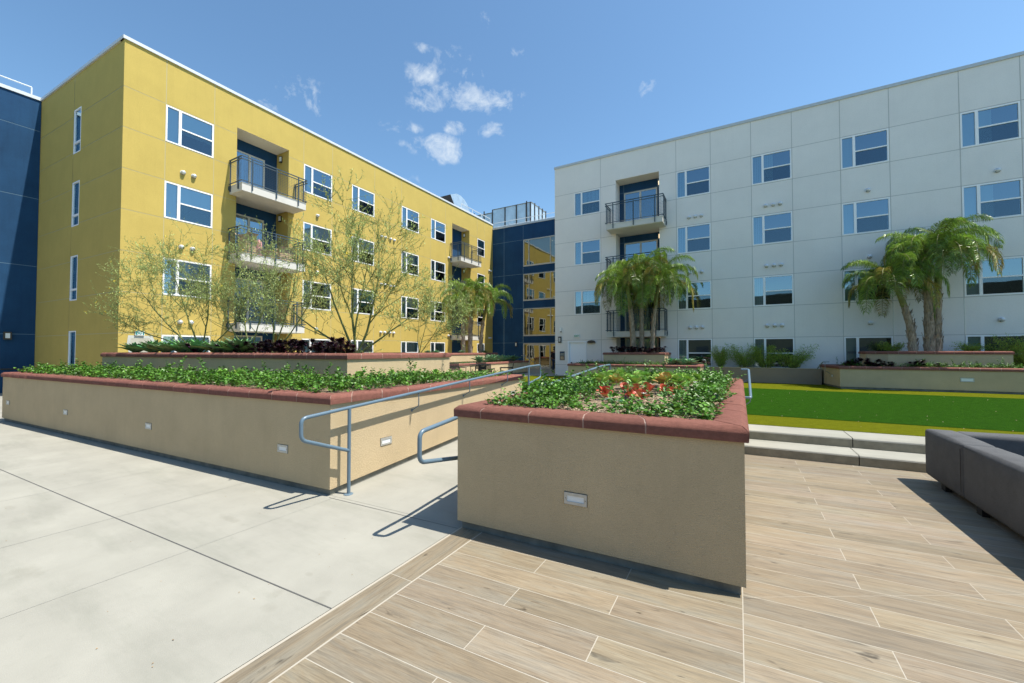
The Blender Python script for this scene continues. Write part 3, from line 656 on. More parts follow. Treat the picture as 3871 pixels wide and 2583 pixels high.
# roof railings
def railing(name, pts, z, posts, label, m='coping_w', r=.028, two=False, base=.12):
    q = MB(); q.tube([(x, y, z) for x, y in pts], r, 6)
    if two: q.tube([(x, y, z - .36) for x, y in pts], r * .8, 6)
    for (x, y) in posts: q.tube([(x, y, ROOF - .4), (x, y, z)], r, 6)
    o = q.build(name, M[m]); tag(o, label, 'railing', 'white pipe railings on the roofs'); return o
a, b = FE.P(-8.1, 0, -.3), FE.P(-4.4, 0, -.3); c = (a + b) / 2
railing('roof_railing', [(a.x, a.y), (b.x, b.y)], 14.02, [(a.x, a.y), (c.x, c.y), (b.x, b.y)], 'short white railing on the roof above the shaded yellow end wall')
railing('roof_railing', [(-28.2, -8), (-28.2, 4.7)], 14.0, [(-28.2, y) for y in (-8, -4, 0, 4.7)], 'white pipe railing along the roof of the left blue block')
railing('roof_railing', [(-19.85, 26.3), (-19.85, 30.7)], 14.05, [(-19.85, y) for y in (26.3, 27.9, 29.3, 30.7)], 'white railing on the yellow roof beside the curved hood', two=True)
railing('roof_railing', [(-19.6, 31.1), (-9.3, 31.1)], 13.68, [(x, 31.1) for x in (-19.6, -18.0, -16.4, -14.8, -13.2, -10)], 'white railing along the roof of the dark blue link', two=True, r=.022)
# curved exhaust hood
m = MB(); X0, X1 = -23.3, -21.9
prof = [(28.0, 13.4), (28.0, 14.9), (27.35, 15.75), (28.3, 16.05), (29.2, 16.02), (29.9, 15.75), (30.35, 15.3), (30.5, 14.7), (30.5, 13.4)]
prof = [(28.2, 13.2), (28.15, 14.7), (27.45, 15.62), (28.3, 15.98), (28.9, 16.02), (29.5, 15.85), (30.0, 15.5), (30.3, 15.05), (30.4, 14.5), (30.4, 13.2)]
k = len(prof)
vs = [(X1, y, z) for y, z in prof] + [(X0, y, z) for y, z in prof]
m.shared(vs, [tuple(range(k)), tuple(range(2 * k - 1, k - 1, -1))], M['metal']); m.shared(vs, [(i, i + 1, k + i + 1, k + i) for i in range(k - 1) if i != 1], M['metal'])
m.shared(vs, [(1, 2, k + 2, k + 1)], M['black'])
o = m.build('exhaust_hood', M['metal']); tag(o, 'galvanised curved exhaust hood on the far end of the yellow roof', 'exhaust hood')
m = MB(); m.box((X0 - .06, 28.1, 14.35), (X1 + .06, 30.46, 14.47)); m.box((X0 - .03, 28.15, 13.3), (X1 + .03, 30.43, 13.9)); m.build('hood_base', M['plinth'], o)
# translucent roof screen
m = MB(); z0, z1 = 13.1, 15.8; xs = [-23.2, -22.0, -21.0, -19.55, -18.28, -16.78]
sc = empty('roof_screen', (-19.8, 33, 13.1), 'pale corrugated metal screen enclosure on the roof of the blue link', 'roof screen')
for i in range(len(xs) - 1):
    q = MB(); a, b = xs[i] + .05, xs[i + 1] - .05; zt = z1 - (.25 if i < 2 else 0); n = int((b - a) / .06)
    for j in range(n):
        x0_ = a + (b - a) * j / n; x1_ = a + (b - a) * (j + 1) / n; y0_ = 33 + (.025 if j % 2 else -.025); y1_ = 33 + (-.025 if j % 2 else .025)
        q.face([(x0_, y0_, z0), (x1_, y1_, z0), (x1_, y1_, zt), (x0_, y0_, zt)])
    q.box((a, 33.03, z0), (b, 33.05, zt)); q.build('panel', M['metal'], sc)
q = MB()
for j in range(50):
    y0_ = 33 + 3.3 * j / 50; y1_ = 33 + 3.3 * (j + 1) / 50; q.face([(-16.78 + (.02 if j % 2 else -.02), y0_, z0), (-16.78 + (-.02 if j % 2 else .02), y1_, z0), (-16.78 + (-.02 if j % 2 else .02), y1_, z1), (-16.78 + (.02 if j % 2 else -.02), y0_, z1)])
q.build('panel', M['metal'], sc)
for x in xs + [-17.2]:
    q = MB(); q.box((x - .05, 32.90, z0), (x + .05, 32.97, z1 + (.0 if x != -17.2 else .15))); q.build('post', M['bronze'], sc)
for y in (33.7, 34.6, 35.4, 36.2):
    q = MB(); q.box((-16.75, y - .03, z0), (-16.68, y + .03, z1 + .12)); q.build('post', M['bronze'], sc)
q = MB(); q.box((-23.2, 32.96, z1 - .32), (-21, 33.06, z1 - .24)); q.box((-21, 32.96, z1 - .03), (-16.75, 33.06, z1 + .03)); q.box((-16.83, 33.06, z1 - .03), (-16.73, 36.3, z1 + .03)); q.build('top_rail', M['plinth'], sc)
q = MB(); vs = [(-19.5, 34, 15.2), (-18.0, 34, 15.2), (-18.3, 34, 16.25), (-19.2, 34, 16.15)]; q.face(vs); q.box((-19.5, 34.0, 13.2), (-18.2, 35.2, 16.1)); q.build('duct', M['metal'], sc)
seat(sc)
# stored things on the middle balcony of the yellow block
def stored(name, a, b, mt, label, cat, bev=.01):
    m = MB(); m.box(a, b, mt); o = m.build(name, mt, bevel=bev); tag(o, label, cat); return o
def carton(x, y, z, sx, sy, sz, rz, label, flaps=True):
    m = MB(); ca, sa = math.cos(rz), math.sin(rz)
    T = lambda a, b, c: Vector((x + a * ca - b * sa, y + a * sa + b * ca, z + c)); t = .012
    m.box((-sx, -sy, 0), (sx, sy, t), M['card'], T)
    for s_ in (-1, 1): m.box((s_ * sx - (t if s_ > 0 else 0), -sy, t), (s_ * sx + (0 if s_ > 0 else t), sy, sz), M['card'], T); m.box((-sx + t, s_ * sy - (t if s_ > 0 else 0), t), (sx - t, s_ * sy + (0 if s_ > 0 else t), sz), M['card'], T)
    if flaps:
        for s_ in (-1, 1): m.face([T(s_ * sx, -sy, sz), T(s_ * sx, sy, sz), T(s_ * (sx + .12), sy, sz + .10), T(s_ * (sx + .12), -sy, sz + .10)], M['card'])
    o = m.build('cardboard_box', M['card']); tag(o, label, 'box', 'cardboard boxes on the yellow balcony')
carton(-19.05, 9.45, 6.13, .28, .26, .85, .2, 'tall open cardboard box at the left end of the cluttered yellow balcony')
carton(-19.0, 11.15, 6.13, .25, .33, .55, -.1, 'wide low cardboard box at the right end of the cluttered yellow balcony')
carton(-19.15, 10.55, 6.13, .22, .24, .42, .3, 'small cardboard box in the middle of the cluttered yellow balcony', False)
m = MB(); m.lathe([(.10, 0), (.14, .15), (.13, .5), (.10, .72), (.03, .80)], (-19.05, 9.98, 6.13), M['pink'], 12); o = m.build('rolled_rug', M['pink'], smooth=True); tag(o, 'pink rolled bundle standing between the boxes on the yellow balcony', 'bundle')
# ================================================================== GROUND
UP = .33
m = MB(); m.prism([(-80, -80), (80, -80), (80, 90), (-80, 90)], -.3, -.004, M['plinth']); tag(m.build('ground'), kind='structure')
m = MB(); m.face([(-40, -30, 0), (-2.56, -30, 0), (-2.56, 3.6, 0), (-2.64, 12, 0), (-40, 12, 0)], M['concrete'])
def strip(m, a, b, w, z, mt):
    a = Vector((*a, z)); b = Vector((*b, z)); d = (b - a).normalized(); n = Vector((-d.y, d.x, 0)) * w / 2; m.face([a - n, b - n, b + n, a + n], mt)
strip(m, (-40, 1.87 - 37.45 * .0548), (-2.545, 1.87), .010, .003, M['jointc'])
strip(m, (-4.50, 3.24), (-2.56, 3.345), .007, .003, M['jointc'])
strip(m, (-40, -1.2 - 37.45 * .0548), (-2.545, -1.2), .010, .003, M['jointc'])
for x in (-4.47, -6.05, -7.9, -9.9, -11.9, -14, -16, -18.2): strip(m, (x, -8), (x + .03, 3.3), .006, .002, M['jointf'])
tag(m.build('concrete_paving', M['concrete']), kind='structure')
# deck of wood-look tiles: each plank its own face, grout below
rd = random.Random(11)
DZ = .004
g = MB(); g.face([(-2.55, -6, .0033), (16, -6, .0033), (16, 9.2, .0033), (.0, 8.3, .0033), (-2.55, 8.3, .0033)], M['grout'])
tag(g.build('deck_grout', M['grout']), kind='structure')
m = MB()
def clip(poly, nx, ny, d):   # keep nx*x+ny*y <= d
    o = []
    for i in range(len(poly)):
        p, q = poly[i], poly[(i + 1) % len(poly)]; a = nx * p[0] + ny * p[1] - d; b = nx * q[0] + ny * q[1] - d
        if a <= 0: o.append(p)
        if (a < 0 < b) or (b < 0 < a):
            t = a / (a - b); o.append((p[0] + (q[0] - p[0]) * t, p[1] + (q[1] - p[1]) * t))
    return o
def plank(x0, x1, r0, r1, clips=(), vert=False):
    """x range and row range in the deck's own skew frame (rows climb 3.2 degrees)"""
    G = .0034
    if vert: p = [(x0 + G, r0 + G), (x1 - G, r0 + G), (x1 - G, r1 - G), (x0 + G, r1 - G)]
    else: p = [(x, r + x * T32) for x, r in ((x0 + G, r0 + G), (x1 - G, r0 + G), (x1 - G, r1 - G), (x0 + G, r1 - G))]
    pieces = [p]
    for (nx, ny, d) in clips:
        nxt = []
        for q in pieces:
            for sgn in (1, -1):
                c = clip(q, sgn * nx, sgn * ny, sgn * d - G * .6)
                if len(c) > 2: nxt.append(c)
        pieces = nxt
    k = rd.uniform(.88, 1.10); col = (k * rd.uniform(.985, 1.015), k, k * rd.uniform(.96, 1.04)); ou, ov = rd.uniform(0, 90), rd.uniform(0, 90)
    for q in pieces:
        uv = [((y + ou, x + ov) if vert else (x + ou, y - x * T32 + ov)) for x, y in q]
        m.face([(x, y, DZ) for x, y in q], M['tile'], col, uv)
P_ = .2425
# border run beside the concrete
y = -5.4
while y < 3.36:
    y1 = min(y + 1.56, 3.40); plank(-2.53, -2.292, y, y1, vert=True); y = y1
ybreak = 1.895
# left field, x -2.28..0
r = 2.95 + 2.28 * T32
r0 = r + 2 * P_
for i in range(-3, 36):
    a = r0 - (i + 1) * P_; odd = i % 2 == 0
    xs = [-2.284, -1.50, .006] if (i % 2 == 1) else [-2.284, -.81, .006]
    for j in range(len(xs) - 1): plank(xs[j], xs[j + 1], a, a + P_)
# right field, x 0 .. 14
r0 = 3.56 - .8 * T32
DN = (-math.sin(R(30.6)), math.cos(R(30.6))); dd = DN[0] * .01 + DN[1] * 3.48
for i in range(-36, 24):
    a = r0 + i * P_
    off = 0.80 if i % 2 == 0 else 1.57
    xs = [.006] + [off + 1.552 * k for k in range(0, 10)]
    for j in range(len(xs) - 1):
        if a + xs[j] * T32 > 8.5: continue
        plank(xs[j], xs[j + 1], a, a + P_, [(DN[0], DN[1], dd)] if (xs[j] < 9 and 3 < a < 9) else ())
tag(m.build('deck', M['tile']), kind='structure')
# raised court, ramp, steps
m = MB(); m.prism([(-19.6, 6.0), (-16.1, 5.6), (-6.9, 6.6), (-4.6, 7.9), (-2.56, 7.9), (-2.56, 9.0), (.0, 9.2), (.04, 9.53), (22, 10.76), (22, 30.79), (-19.6, 30.79)], -.001, UP, M['concrete'])
tag(m.build('patio', M['concrete']), kind='structure')
m = MB(); m.face([(-4.55, 3.30, .002), (-2.54, 3.40, .002), (-2.54, 7.9, UP), (-4.55, 7.9, UP)], M['concrete']); m.face([(-4.55, 7.9, UP - .001), (-2.54, 7.9, UP - .001), (-2.54, 7.9, 0), (-4.55, 7.9, 0)], M['concrete'])
strip(m, (-4.6, 5.0), (-2.66, 4.95), .006, .118, M['jointf'])
tag(m.build('ramp', M['concrete']), kind='structure')
M['riser'] = mat('shade_toned_riser', (0.27, 0.245, 0.18), 0.9, 0.18, 7, 0.4, 120)  # same concrete as the treads; the risers' shade is put into this darker colour
def stepblock(name, yf, yb_, z0, z1, xj):
    m = MB(); ns = .03
    for (a, b) in ((.035, xj - .006), (xj + .006, xj + 5.2), (xj + 5.212, 22)):
        f = lambda x: yf + x * math.tan(R(4.0)) * .62; bk = lambda x: yb_ + x * math.tan(R(4.0)) * .8
        pr = [(0, z0), (0, z1 - ns), (.008, z1 - .010), (.03, z1)]
        vs = [(a, f(a) + dy, z) for dy, z in pr] + [(b, f(b) + dy, z) for dy, z in pr] + [(a, bk(a), z1), (b, bk(b), z1)]
        m.shared(vs, [(0, 4, 5, 1)], M['riser']); m.shared(vs, [(i, 4 + i, 5 + i, i + 1) for i in (1, 2)] + [(3, 7, 9, 8)], M['concrete'])
        m.face([(a, f(a), z0), (a, f(a), z1 - ns), (a, bk(a), z1), (a, bk(a), z0)], M['jointc']); m.face([(b, f(b), z0), (b, f(b), z1 - ns), (b, bk(b), z1), (b, bk(b), z0)], M['jointc'])
    return tag(m.build(name, M['concrete']), kind='structure')
stepblock('lower_step', 8.25, 9.2, 0, .168, 1.66)
stepblock('upper_step', 8.86, 9.56, .168, UP + .004, 1.70)
# synthetic turf
m = MB(); m.face([(x, y, UP + .010) for x, y in [(-7.2, 9.3), (-4.6, 8.95), (-2.6, 8.95), (.02, 9.56), (21, 10.7), (21, 22.6), (-3, 22.45), (-8.85, 22.2), (-10.9, 21.5), (-10.9, 16)]], M['turf2'])
tag(m.build('lawn_border', M['turf2']), kind='structure')
gr = [(-9.0, 10.5), (0.08, 10.93), (3.26, 11.05), (21, 11.9), (21, 19.2), (3.3, 18.62), (.15, 18.7), (-9.0, 18.0)]
m = MB(); m.face([(x, y, UP + .016) for x, y in gr], M['turf']); tag(m.build('lawn', M['turf']), kind='structure')
# ================================================================== PLANTERS
def offs(poly, d):
    """inward offset of a counter-clockwise polygon"""
    n = len(poly); o = []
    for i in range(n):
        p0, p, p1 = Vector(poly[i - 1]), Vector(poly[i]), Vector(poly[(i + 1) % n])
        a = (p - p0).normalized(); b = (p1 - p).normalized(); na = Vector((-a.y, a.x)); nb = Vector((-b.y, b.x))
        k = 1 + na.dot(nb); v = (na + nb) / max(k, .2); q = p + v * d; o.append((q.x, q.y))
    return o
CT = .115
def planter(name, poly, ztop, zb, label, caps=None, cw=.27, soil=.07, block=.52, group='tan stucco raised planters', bt=None):
    """poly counter-clockwise; ztop = top of coping; caps = edge numbers that carry coping"""
    n = len(poly); zbs = zb if isinstance(zb, list) else [zb] * n
    cx_, cy_ = sum(p[0] for p in poly) / n, sum(p[1] for p in poly) / n
    root = empty(name, (cx_, cy_, min(zbs)), label, 'planter', group)
    zc = ztop - CT; PH = .085
    w = MB(); inner = offs(poly, .035); inw = offs(poly, .2)
    for i in range(n):
        j = (i + 1) % n; a, b = poly[i], poly[j]
        w.face([(*a, zbs[i] + PH), (*b, zbs[j] + PH), (*b, zc), (*a, zc)]); w.face([(*inw[j], zc - .3), (*inw[i], zc - .3), (*inw[i], zc + .05), (*inw[j], zc + .05)])
        w.face([(*inner[i], zbs[i] + PH), (*inner[j], zbs[j] + PH), (*b, zbs[j] + PH), (*a, zbs[i] + PH)])
        if caps is not None and i not in caps: w.face([(*a, zc), (*b, zc), (*inw[j], zc), (*inw[i], zc)])
    w.build('wall', M['tan'], root)
    p = MB()
    for i in range(n):
        j = (i + 1) % n; p.face([(*inner[i], zbs[i] - .02), (*inner[j], zbs[j] - .02), (*inner[j], zbs[j] + PH), (*inner[i], zbs[i] + PH)])
        Lg = (Vector(inner[j]) - Vector(inner[i])).length; q = 1.5; nn = int(Lg / q)
    p.build('plinth', M['plinth'], root)
    s = MB(); s.face([(*q, ztop - soil) for q in offs(poly, .18)]); s.build('soil', M['soil'], root)
    prof = [(-.03, 0), (-.033, CT - .048), (-.026, CT - .030), (.006, CT - .004), (.022, CT), (cw - .07, CT), (cw - .045, CT - .012), (cw - .035, CT - .05), (cw - .035, -.02)]
    rings = [offs(poly, d) for d, _ in prof]; core = [offs(poly, d + (.004 if k < 5 else -.004)) for k, (d, _) in enumerate(prof)]
    c = MB(); rj = random.Random(name + label)
    bl = MB()
    for i in range(n):
        if caps is not None and i not in caps: continue
        j = (i + 1) % n; Lg = (Vector(poly[j]) - Vector(poly[i])).length; K = len(prof); cuts = [0.0] + [q for q in [(.32 + block * a_) / Lg for a_ in range(60)] if q < 1 - .2 / Lg] + [1.0]; nb = len(cuts) - 1
        def pt(rs, k, t, dz=0): a, b = rs[k][i], rs[k][j]; return (a[0] + (b[0] - a[0]) * t, a[1] + (b[1] - a[1]) * t, zc + prof[k][1] + dz)
        for k in range(K - 1): c.face([pt(core, k, 0, -.004 if 2 < k < 7 else 0), pt(core, k, 1, -.004 if 2 < k < 7 else 0), pt(core, k + 1, 1, -.004 if 1 < k < 6 else 0), pt(core, k + 1, 0, -.004 if 1 < k < 6 else 0)], M['mortar'])
        gp = .0065 / max(Lg, .1)
        for bi in range(nb):
            t0 = cuts[bi] + (gp if bi else gp * .6); t1 = cuts[bi + 1] - (gp if bi < nb - 1 else gp * .6); jz = rj.uniform(-.0015, .0015); kk = rj.uniform(.90, 1.08); cc = (kk, kk * rj.uniform(.97, 1.02), kk * rj.uniform(.97, 1.02))
            S_ = [pt(rings, k, t0, jz) for k in range(K)]; E_ = [pt(rings, k, t1, jz) for k in range(K)]
            bl.shared(S_ + E_, [(k, K + k, K + k + 1, k + 1) for k in range(K - 1)] + [tuple(range(K)), tuple(range(2 * K - 1, K - 1, -1))], None, cc)
    co = bl.build('coping', M['copingr'], root, fix=False, auto=50); c.build('mortar', M['mortar'], co)
    seat(root); return root
def step_light(F, u, z, root, w=.21, h=.105):
    f = MB(); t = .026
    F.box(f, u - w / 2, u + w / 2, z + h / 2 - t, z + h / 2, 0.0, .010); F.box(f, u - w / 2, u + w / 2, z - h / 2, z - h / 2 + t, 0.0, .010)
    F.box(f, u - w / 2, u - w / 2 + t, z - h / 2 + t, z + h / 2 - t, 0.0, .010); F.box(f, u + w / 2 - t, u + w / 2, z - h / 2 + t, z + h / 2 - t, 0.0, .010)
    F.box(f, u - w / 2 - .004, u + w / 2 + .004, z - h / 2 - .004, z + h / 2 + .004, -.004, .002, M['black'])
    for s_ in (-1, 1): F.box(f, u + s_ * (w / 2 - t / 2) - .003, u + s_ * (w / 2 - t / 2) + .003, z - .003, z + .003, .010, .0115, M['black'])
    o = f.build('recessed_light', M['steel'], root); o.matrix_parent_inverse = Matrix.Translation(root.location).inverted()
    g = MB(); F.quad(g, u - w / 2 + t, u + w / 2 - t, z - h / 2 + t, z + h / 2 - t, .003); g.build('light_lens', M['lens'], o)
def facade_between(a, b):
    a = Vector((*a, 0)); b = Vector((*b, 0)); e = (b - a).normalized(); return Fac(a, e, Vector((e.y, -e.x, 0)))
M['copingr'] = mat('red_coping_block', (0.245, 0.105, 0.080), 0.9, 0.16, 22, 1.0, 210, 0.15, attr=True, dist=0.012)
ZT = 1.280
# front planter
P0 = [(-2.565, 3.35), (.03, 3.465), (.042, 9.38), (-2.66, 9.05)]
p0 = planter('planter', P0, ZT, [0, 0, .33, .33], 'nearest tan planter, full of glossy shrubs and red succulents, beside the sofa')
step_light(facade_between(P0[0], P0[1]), 1.28, .518, p0)
# long planter with the ramp along its right side
P1 = [(-16.9, 2.47), (-4.52, 3.264), (-4.52, 7.9), (-4.52, 8.40), (-6.39, 8.20), (-6.39, 5.02), (-15.55, 4.05), (-16.7, 3.95)]
p1 = planter('planter', P1, ZT, [0, 0, .33, .33, .33, .33, 0, 0], 'long low tan planter with the handrail and ramp along its right side', caps=[0, 1, 2, 3, 7, 6])
F1 = facade_between(P1[0], P1[1])
for x in (-16.45, -12.78, -9.14, -5.44): step_light(F1, (x + 16.9) / C32, .506, p1)
FS = Fac((-4.52, 0, 0), (0, 1, 0), (1, 0, 0))
step_light(FS, 4.185, .523, p1); step_light(FS, 7.96, .87, p1)
P1U = [(-15.55, 4.0), (-6.41, 4.97), (-6.41, 8.02), (-15.55, 7.4)]
p1u = planter('planter', P1U, 1.80, 1.15, 'upper tan planter carrying the fine leaved trees above the long low planter', soil=.06)
# far left planters before the yellow wall
P2 = [(-18.6, 14.6), (-12.6, 14.6), (-12.6, 24.4), (-18.6, 24.4)]
p2 = planter('planter', P2, 1.17, UP, 'far tan planter with agaves behind the patio chairs', soil=.08)
P2U = [(-17.2, 15.4), (-14.4, 15.4), (-14.4, 23.2), (-17.2, 23.2)]
p2u = planter('planter', P2U, 1.71, 1.1, 'far upper tan planter holding the palms by the yellow building', soil=.05)
F2 = Fac((-12.6, 0, 0), (0, 1, 0), (1, 0, 0)); step_light(F2, 22.2, .62, p2, .2, .16); step_light(F2, 17.3, .62, p2, .2, .16)
# palm planter before the pale wing's door
P3 = [(-7.66, 19.27), (-1.52, 19.62), (-1.52, 22.9), (-7.66, 22.9)]
p3 = planter('planter', P3, 1.185, UP, 'low tan planter in front of the white door of the pale wing')
P3U = [(-6.15, 20.45), (-3.15, 20.62), (-3.15, 22.55), (-6.15, 22.55)]
p3u = planter('planter', P3U, 1.76, 1.1, 'small upper tan planter holding the middle palms', soil=.05)
# right palm planter with its slanting left end
P4 = [(3.25, 22.35), (3.51, 20.33), (20, 21.25), (20, 22.95), (3.25, 22.95)]
p4 = planter('planter', P4, 1.235, UP, 'long tan planter beyond the lawn at the right with a slanted end')
F4 = facade_between(P4[1], P4[2]); step_light(F4, 3.62, .80, p4, .36, .15); F4b = facade_between(P4[0], P4[1]); step_light(F4b, 1.2, .80, p4)
P4U = [(4.60, 21.62), (5.20, 21.30), (8.62, 21.45), (8.62, 22.7), (4.60, 22.7)]
p4u = planter('planter', P4U, 1.83, 1.15, 'upper tan planter holding the right hand palms', soil=.05)
M['brown'] = mat('brown_stucco', (0.30, 0.235, 0.165), 0.92, 0.06, 2.2, 0.7, 130, 0.12, dist=0.012)
# low wall with the bamboo bed
lw = empty('low_wall', (1, 22.15, UP), 'plain low brown wall below the bamboo along the pale wing', 'wall')
m = MB(); m.box((-1.44, 22.12, UP - .02), (3.19, 22.27, 1.03), M['brown']); m.box((-1.46, 22.10, 1.03), (3.20, 22.29, 1.045), M['tan']); m.build('wall', M['tan'], lw)
m = MB(); m.face([(-1.44, 22.27, .98), (3.2, 22.27, .98), (3.2, 23.16, .98), (-1.44, 23.16, .98)], M['soil']); m.build('soil', M['soil'], lw); seat(lw)

# ================================================================== HANDRAILS
def arcpts(pts, r=.07, n=5):
    """round the corners of a polyline"""
    pts = [Vector(p) for p in pts]; o = [pts[0]]
    for i in range(1, len(pts) - 1):
        a, b, c = pts[i - 1], pts[i], pts[i + 1]; u = (a - b).normalized(); v = (c - b).normalized(); d = min(r, (a - b).length * .45, (c - b).length * .45)
        p, q = b + u * d, b + v * d
        for k in range(n + 1):
            t = k / n; o.append(p * (1 - t) ** 2 + b * 2 * t * (1 - t) + q * t * t)
    o.append(pts[-1]); return o
RR = .0225
def rz_(y): return 1.109 + (y - 3.4) * .0715
def ramp_rail(x, wallx, label, ystart, ypost, yend, z0, zlow, zjoin, yend2, brs, sgn):
    root = empty('handrail', (x, ypost, 0), label, 'handrail', 'slate blue tube handrails on the ramp')
    yl = yend
    top = [(x, ypost, zjoin), (x, ystart, zlow), (x, ystart, z0), (x, ypost - .05, rz_(ypost)), (x, yl, rz_(yl)), (x, yend2, rz_(yl) + .015), (x, yend2, rz_(yl) - .30), (x, yl + .02, rz_(yl) - .40)]
    m = MB(); m.tube(arcpts(top), RR, 12); m.build('rail', M['rail'], root, auto=50)
    m = MB(); m.tube([(x, ypost, .0), (x, ypost, rz_(ypost))], RR, 12); m.build('post', M['rail'], root, auto=50)
    m = MB(); m.lathe([(.062, 0), (.062, .008), (.045, .014), (.026, .018)], (x, ypost, .004), None, 18); m.build('base_plate', M['rail'], root, auto=40)
    m = MB(); zg = UP; m.tube([(x, yl, zg), (x, yl, rz_(yl))], RR, 12); m.build('post', M['rail'], root, auto=50)
    for yb_ in brs:
        z = rz_(yb_); m = MB(); m.tube(arcpts([(x, yb_, z - .01), (x, yb_, z - .215), (wallx, yb_, z - .215 - .085)], .02, 3), .0085, 8)
        m.lathe([(.022, 0), (.022, .006)], (wallx, yb_, z - .30), None, 10, Matrix(((0, 0, sgn), (0, 1, 0), (1, 0, 0)))); m.build('bracket', M['rail'], root, auto=50)
    seat(root); return root
ramp_rail(-4.372, -4.518, 'long slate blue handrail climbing along the sunlit side of the long planter', 2.78, 3.43, 8.47, 1.068, .82, .563, 9.11, (4.71, 6.07, 7.47), 1)
ramp_rail(-2.715, -2.60, 'slate blue handrail on the shaded ramp side of the nearest planter', 2.94, 3.95, 8.80, 1.054, .76, .60, 9.57, (4.9, 6.2, 7.6), -1)
root = empty('handrail', (.17, 8.6, .2), 'short slate blue handrail beside the steps, right of the nearest planter', 'handrail')
m = MB(); m.tube(arcpts([(.045, 7.88, 1.05), (.17, 7.88, 1.05), (.17, 9.35, 1.465), (.04, 9.35, 1.465)], .03, 4), RR, 12); m.build('rail', M['rail'], root, auto=50)
for y_, z_ in ((7.99, 1.07), (9.1, 1.39)):
    m = MB(); m.tube(arcpts([(.165, y_, z_ - .01), (.165, y_, z_ - .10), (.045, y_, z_ - .19)], .02, 3), .009, 8); m.build('bracket', M['rail'], root, auto=50)
seat(root)
def small_rail(pts, brs, label):
    root = empty('handrail', pts[0], label, 'handrail'); m = MB(); m.tube(arcpts(pts, .05, 4), .021, 10); m.build('rail', M['steelr'], root, auto=50)
    for b in brs: m = MB(); m.tube(arcpts(b, .03, 3), .010, 8); m.build('bracket', M['steelr'], root, auto=50)
    seat(root)
M['steelr'] = mat('grey_rail_paint', (0.30, 0.32, 0.33), 0.35, spec=0.6, metal=0.3)
small_rail([(-12.42, 23.0, 1.52), (-12.42, 23.5, 1.52), (-12.42, 24.9, 1.03), (-12.42, 25.1, 1.0)], [[(-12.42, 23.3, 1.50), (-12.42, 23.3, 1.10), (-12.6, 23.3, .95)], [(-12.42, 24.5, 1.16), (-12.42, 24.5, .95), (-12.6, 24.35, .85)]], 'grey sloping handrail at the far end of the agave planter')
small_rail([(3.32, 21.2, 1.38), (3.12, 21.25, 1.38), (2.98, 21.6, 1.10), (2.98, 21.7, 1.02)], [[(3.18, 21.24, 1.36), (3.18, 21.24, 1.0), (3.36, 21.3, .88)]], 'small grey handrail at the slanted end of the right planter')
small_rail([(-1.50, 21.0, 1.40), (-1.38, 21.0, 1.40), (-1.36, 21.6, 1.15)], [[(-1.38, 21.05, 1.38), (-1.38, 21.05, 1.02), (-1.50, 21.05, .9)]], 'small grey handrail at the right end of the middle palm planter')

# ================================================================== SOFA
so_ = empty('outdoor_sofa', (2.9, 6.5, 0), 'charcoal fabric modular outdoor sofa at the right edge of the deck', 'sofa')
def cushion(name, a, b, rr, parent, mt='sofa', sub=4, puff=.012):
    """soft box: rounded, slightly puffed faces"""
    bm = bmesh.new(); bmesh.ops.create_cube(bm, size=1); sx, sy, sz = (b[i] - a[i] for i in range(3)); c = [(a[i] + b[i]) / 2 for i in range(3)]
    for v in bm.verts: v.co = Vector((v.co.x * sx, v.co.y * sy, v.co.z * sz))
    bmesh.ops.bevel(bm, geom=list(bm.edges), offset=rr, segments=4, profile=.55, affect='EDGES')
    bmesh.ops.subdivide_edges(bm, edges=[e for e in bm.edges if e.calc_length() > .25], cuts=4, use_grid_fill=True)
    for v in bm.verts:
        p = v.co; fx, fy, fz = 1 - abs(p.x) / (sx / 2), 1 - abs(p.y) / (sy / 2), 1 - abs(p.z) / (sz / 2)
        k = puff * 1.6
        n = Vector((0, 0, 0))
        if fx < .02: n.x = math.copysign(1, p.x) * min(1, fy * 3) * min(1, fz * 3)
        if fy < .02: n.y = math.copysign(1, p.y) * min(1, fx * 3) * min(1, fz * 3)
        if fz < .02: n.z = math.copysign(1, p.z) * min(1, fx * 3) * min(1, fy * 3)
        v.co = p + n * k + Vector(c)
    me = bpy.data.meshes.new(name); bm.to_mesh(me); bm.free(); me.materials.append(M[mt]); me.polygons.foreach_set('use_smooth', [True] * len(me.polygons)); o = bpy.data.objects.new(name, me); COL.objects.link(o); o.parent = parent; return o
SX = 2.30; ST = .735; TH = .30
cushion('backrest', (SX, 6.80, .09), (SX + TH, 7.90, ST), .04, so_); cushion('backrest', (SX, 4.55, .09), (SX + TH, 6.79, ST), .04, so_); cushion('backrest', (SX, 2.2, .09), (SX + TH, 4.54, ST), .04, so_)
cushion('backrest', (SX + TH + .004, 7.60, .09), (SX + 3.4, 7.89, ST), .04, so_)
cushion('seat', (SX + TH + .004, 6.80, .09), (SX + 1.05, 7.59, .42), .05, so_); cushion('seat', (SX + TH + .004, 4.55, .09), (SX + 1.05, 6.79, .42), .05, so_); cushion('seat', (SX + TH + .004, 2.2, .09), (SX + 1.05, 4.54, .42), .05, so_); cushion('seat', (SX + 1.055, 6.80, .09), (SX + 3.4, 7.59, .42), .05, so_)
for y0, y1 in ((6.84, 7.86), (4.59, 6.75), (2.24, 4.5)):
    m = MB(); m.tube([(SX + .002, y0, ST - .030), (SX + .002, y1, ST - .030)], .0045, 6); m.tube([(SX - .012, y0 - .03, .16), (SX - .012, y0 - .03, ST - .06)], .003, 5); m.build('piping', M['black'], so_)
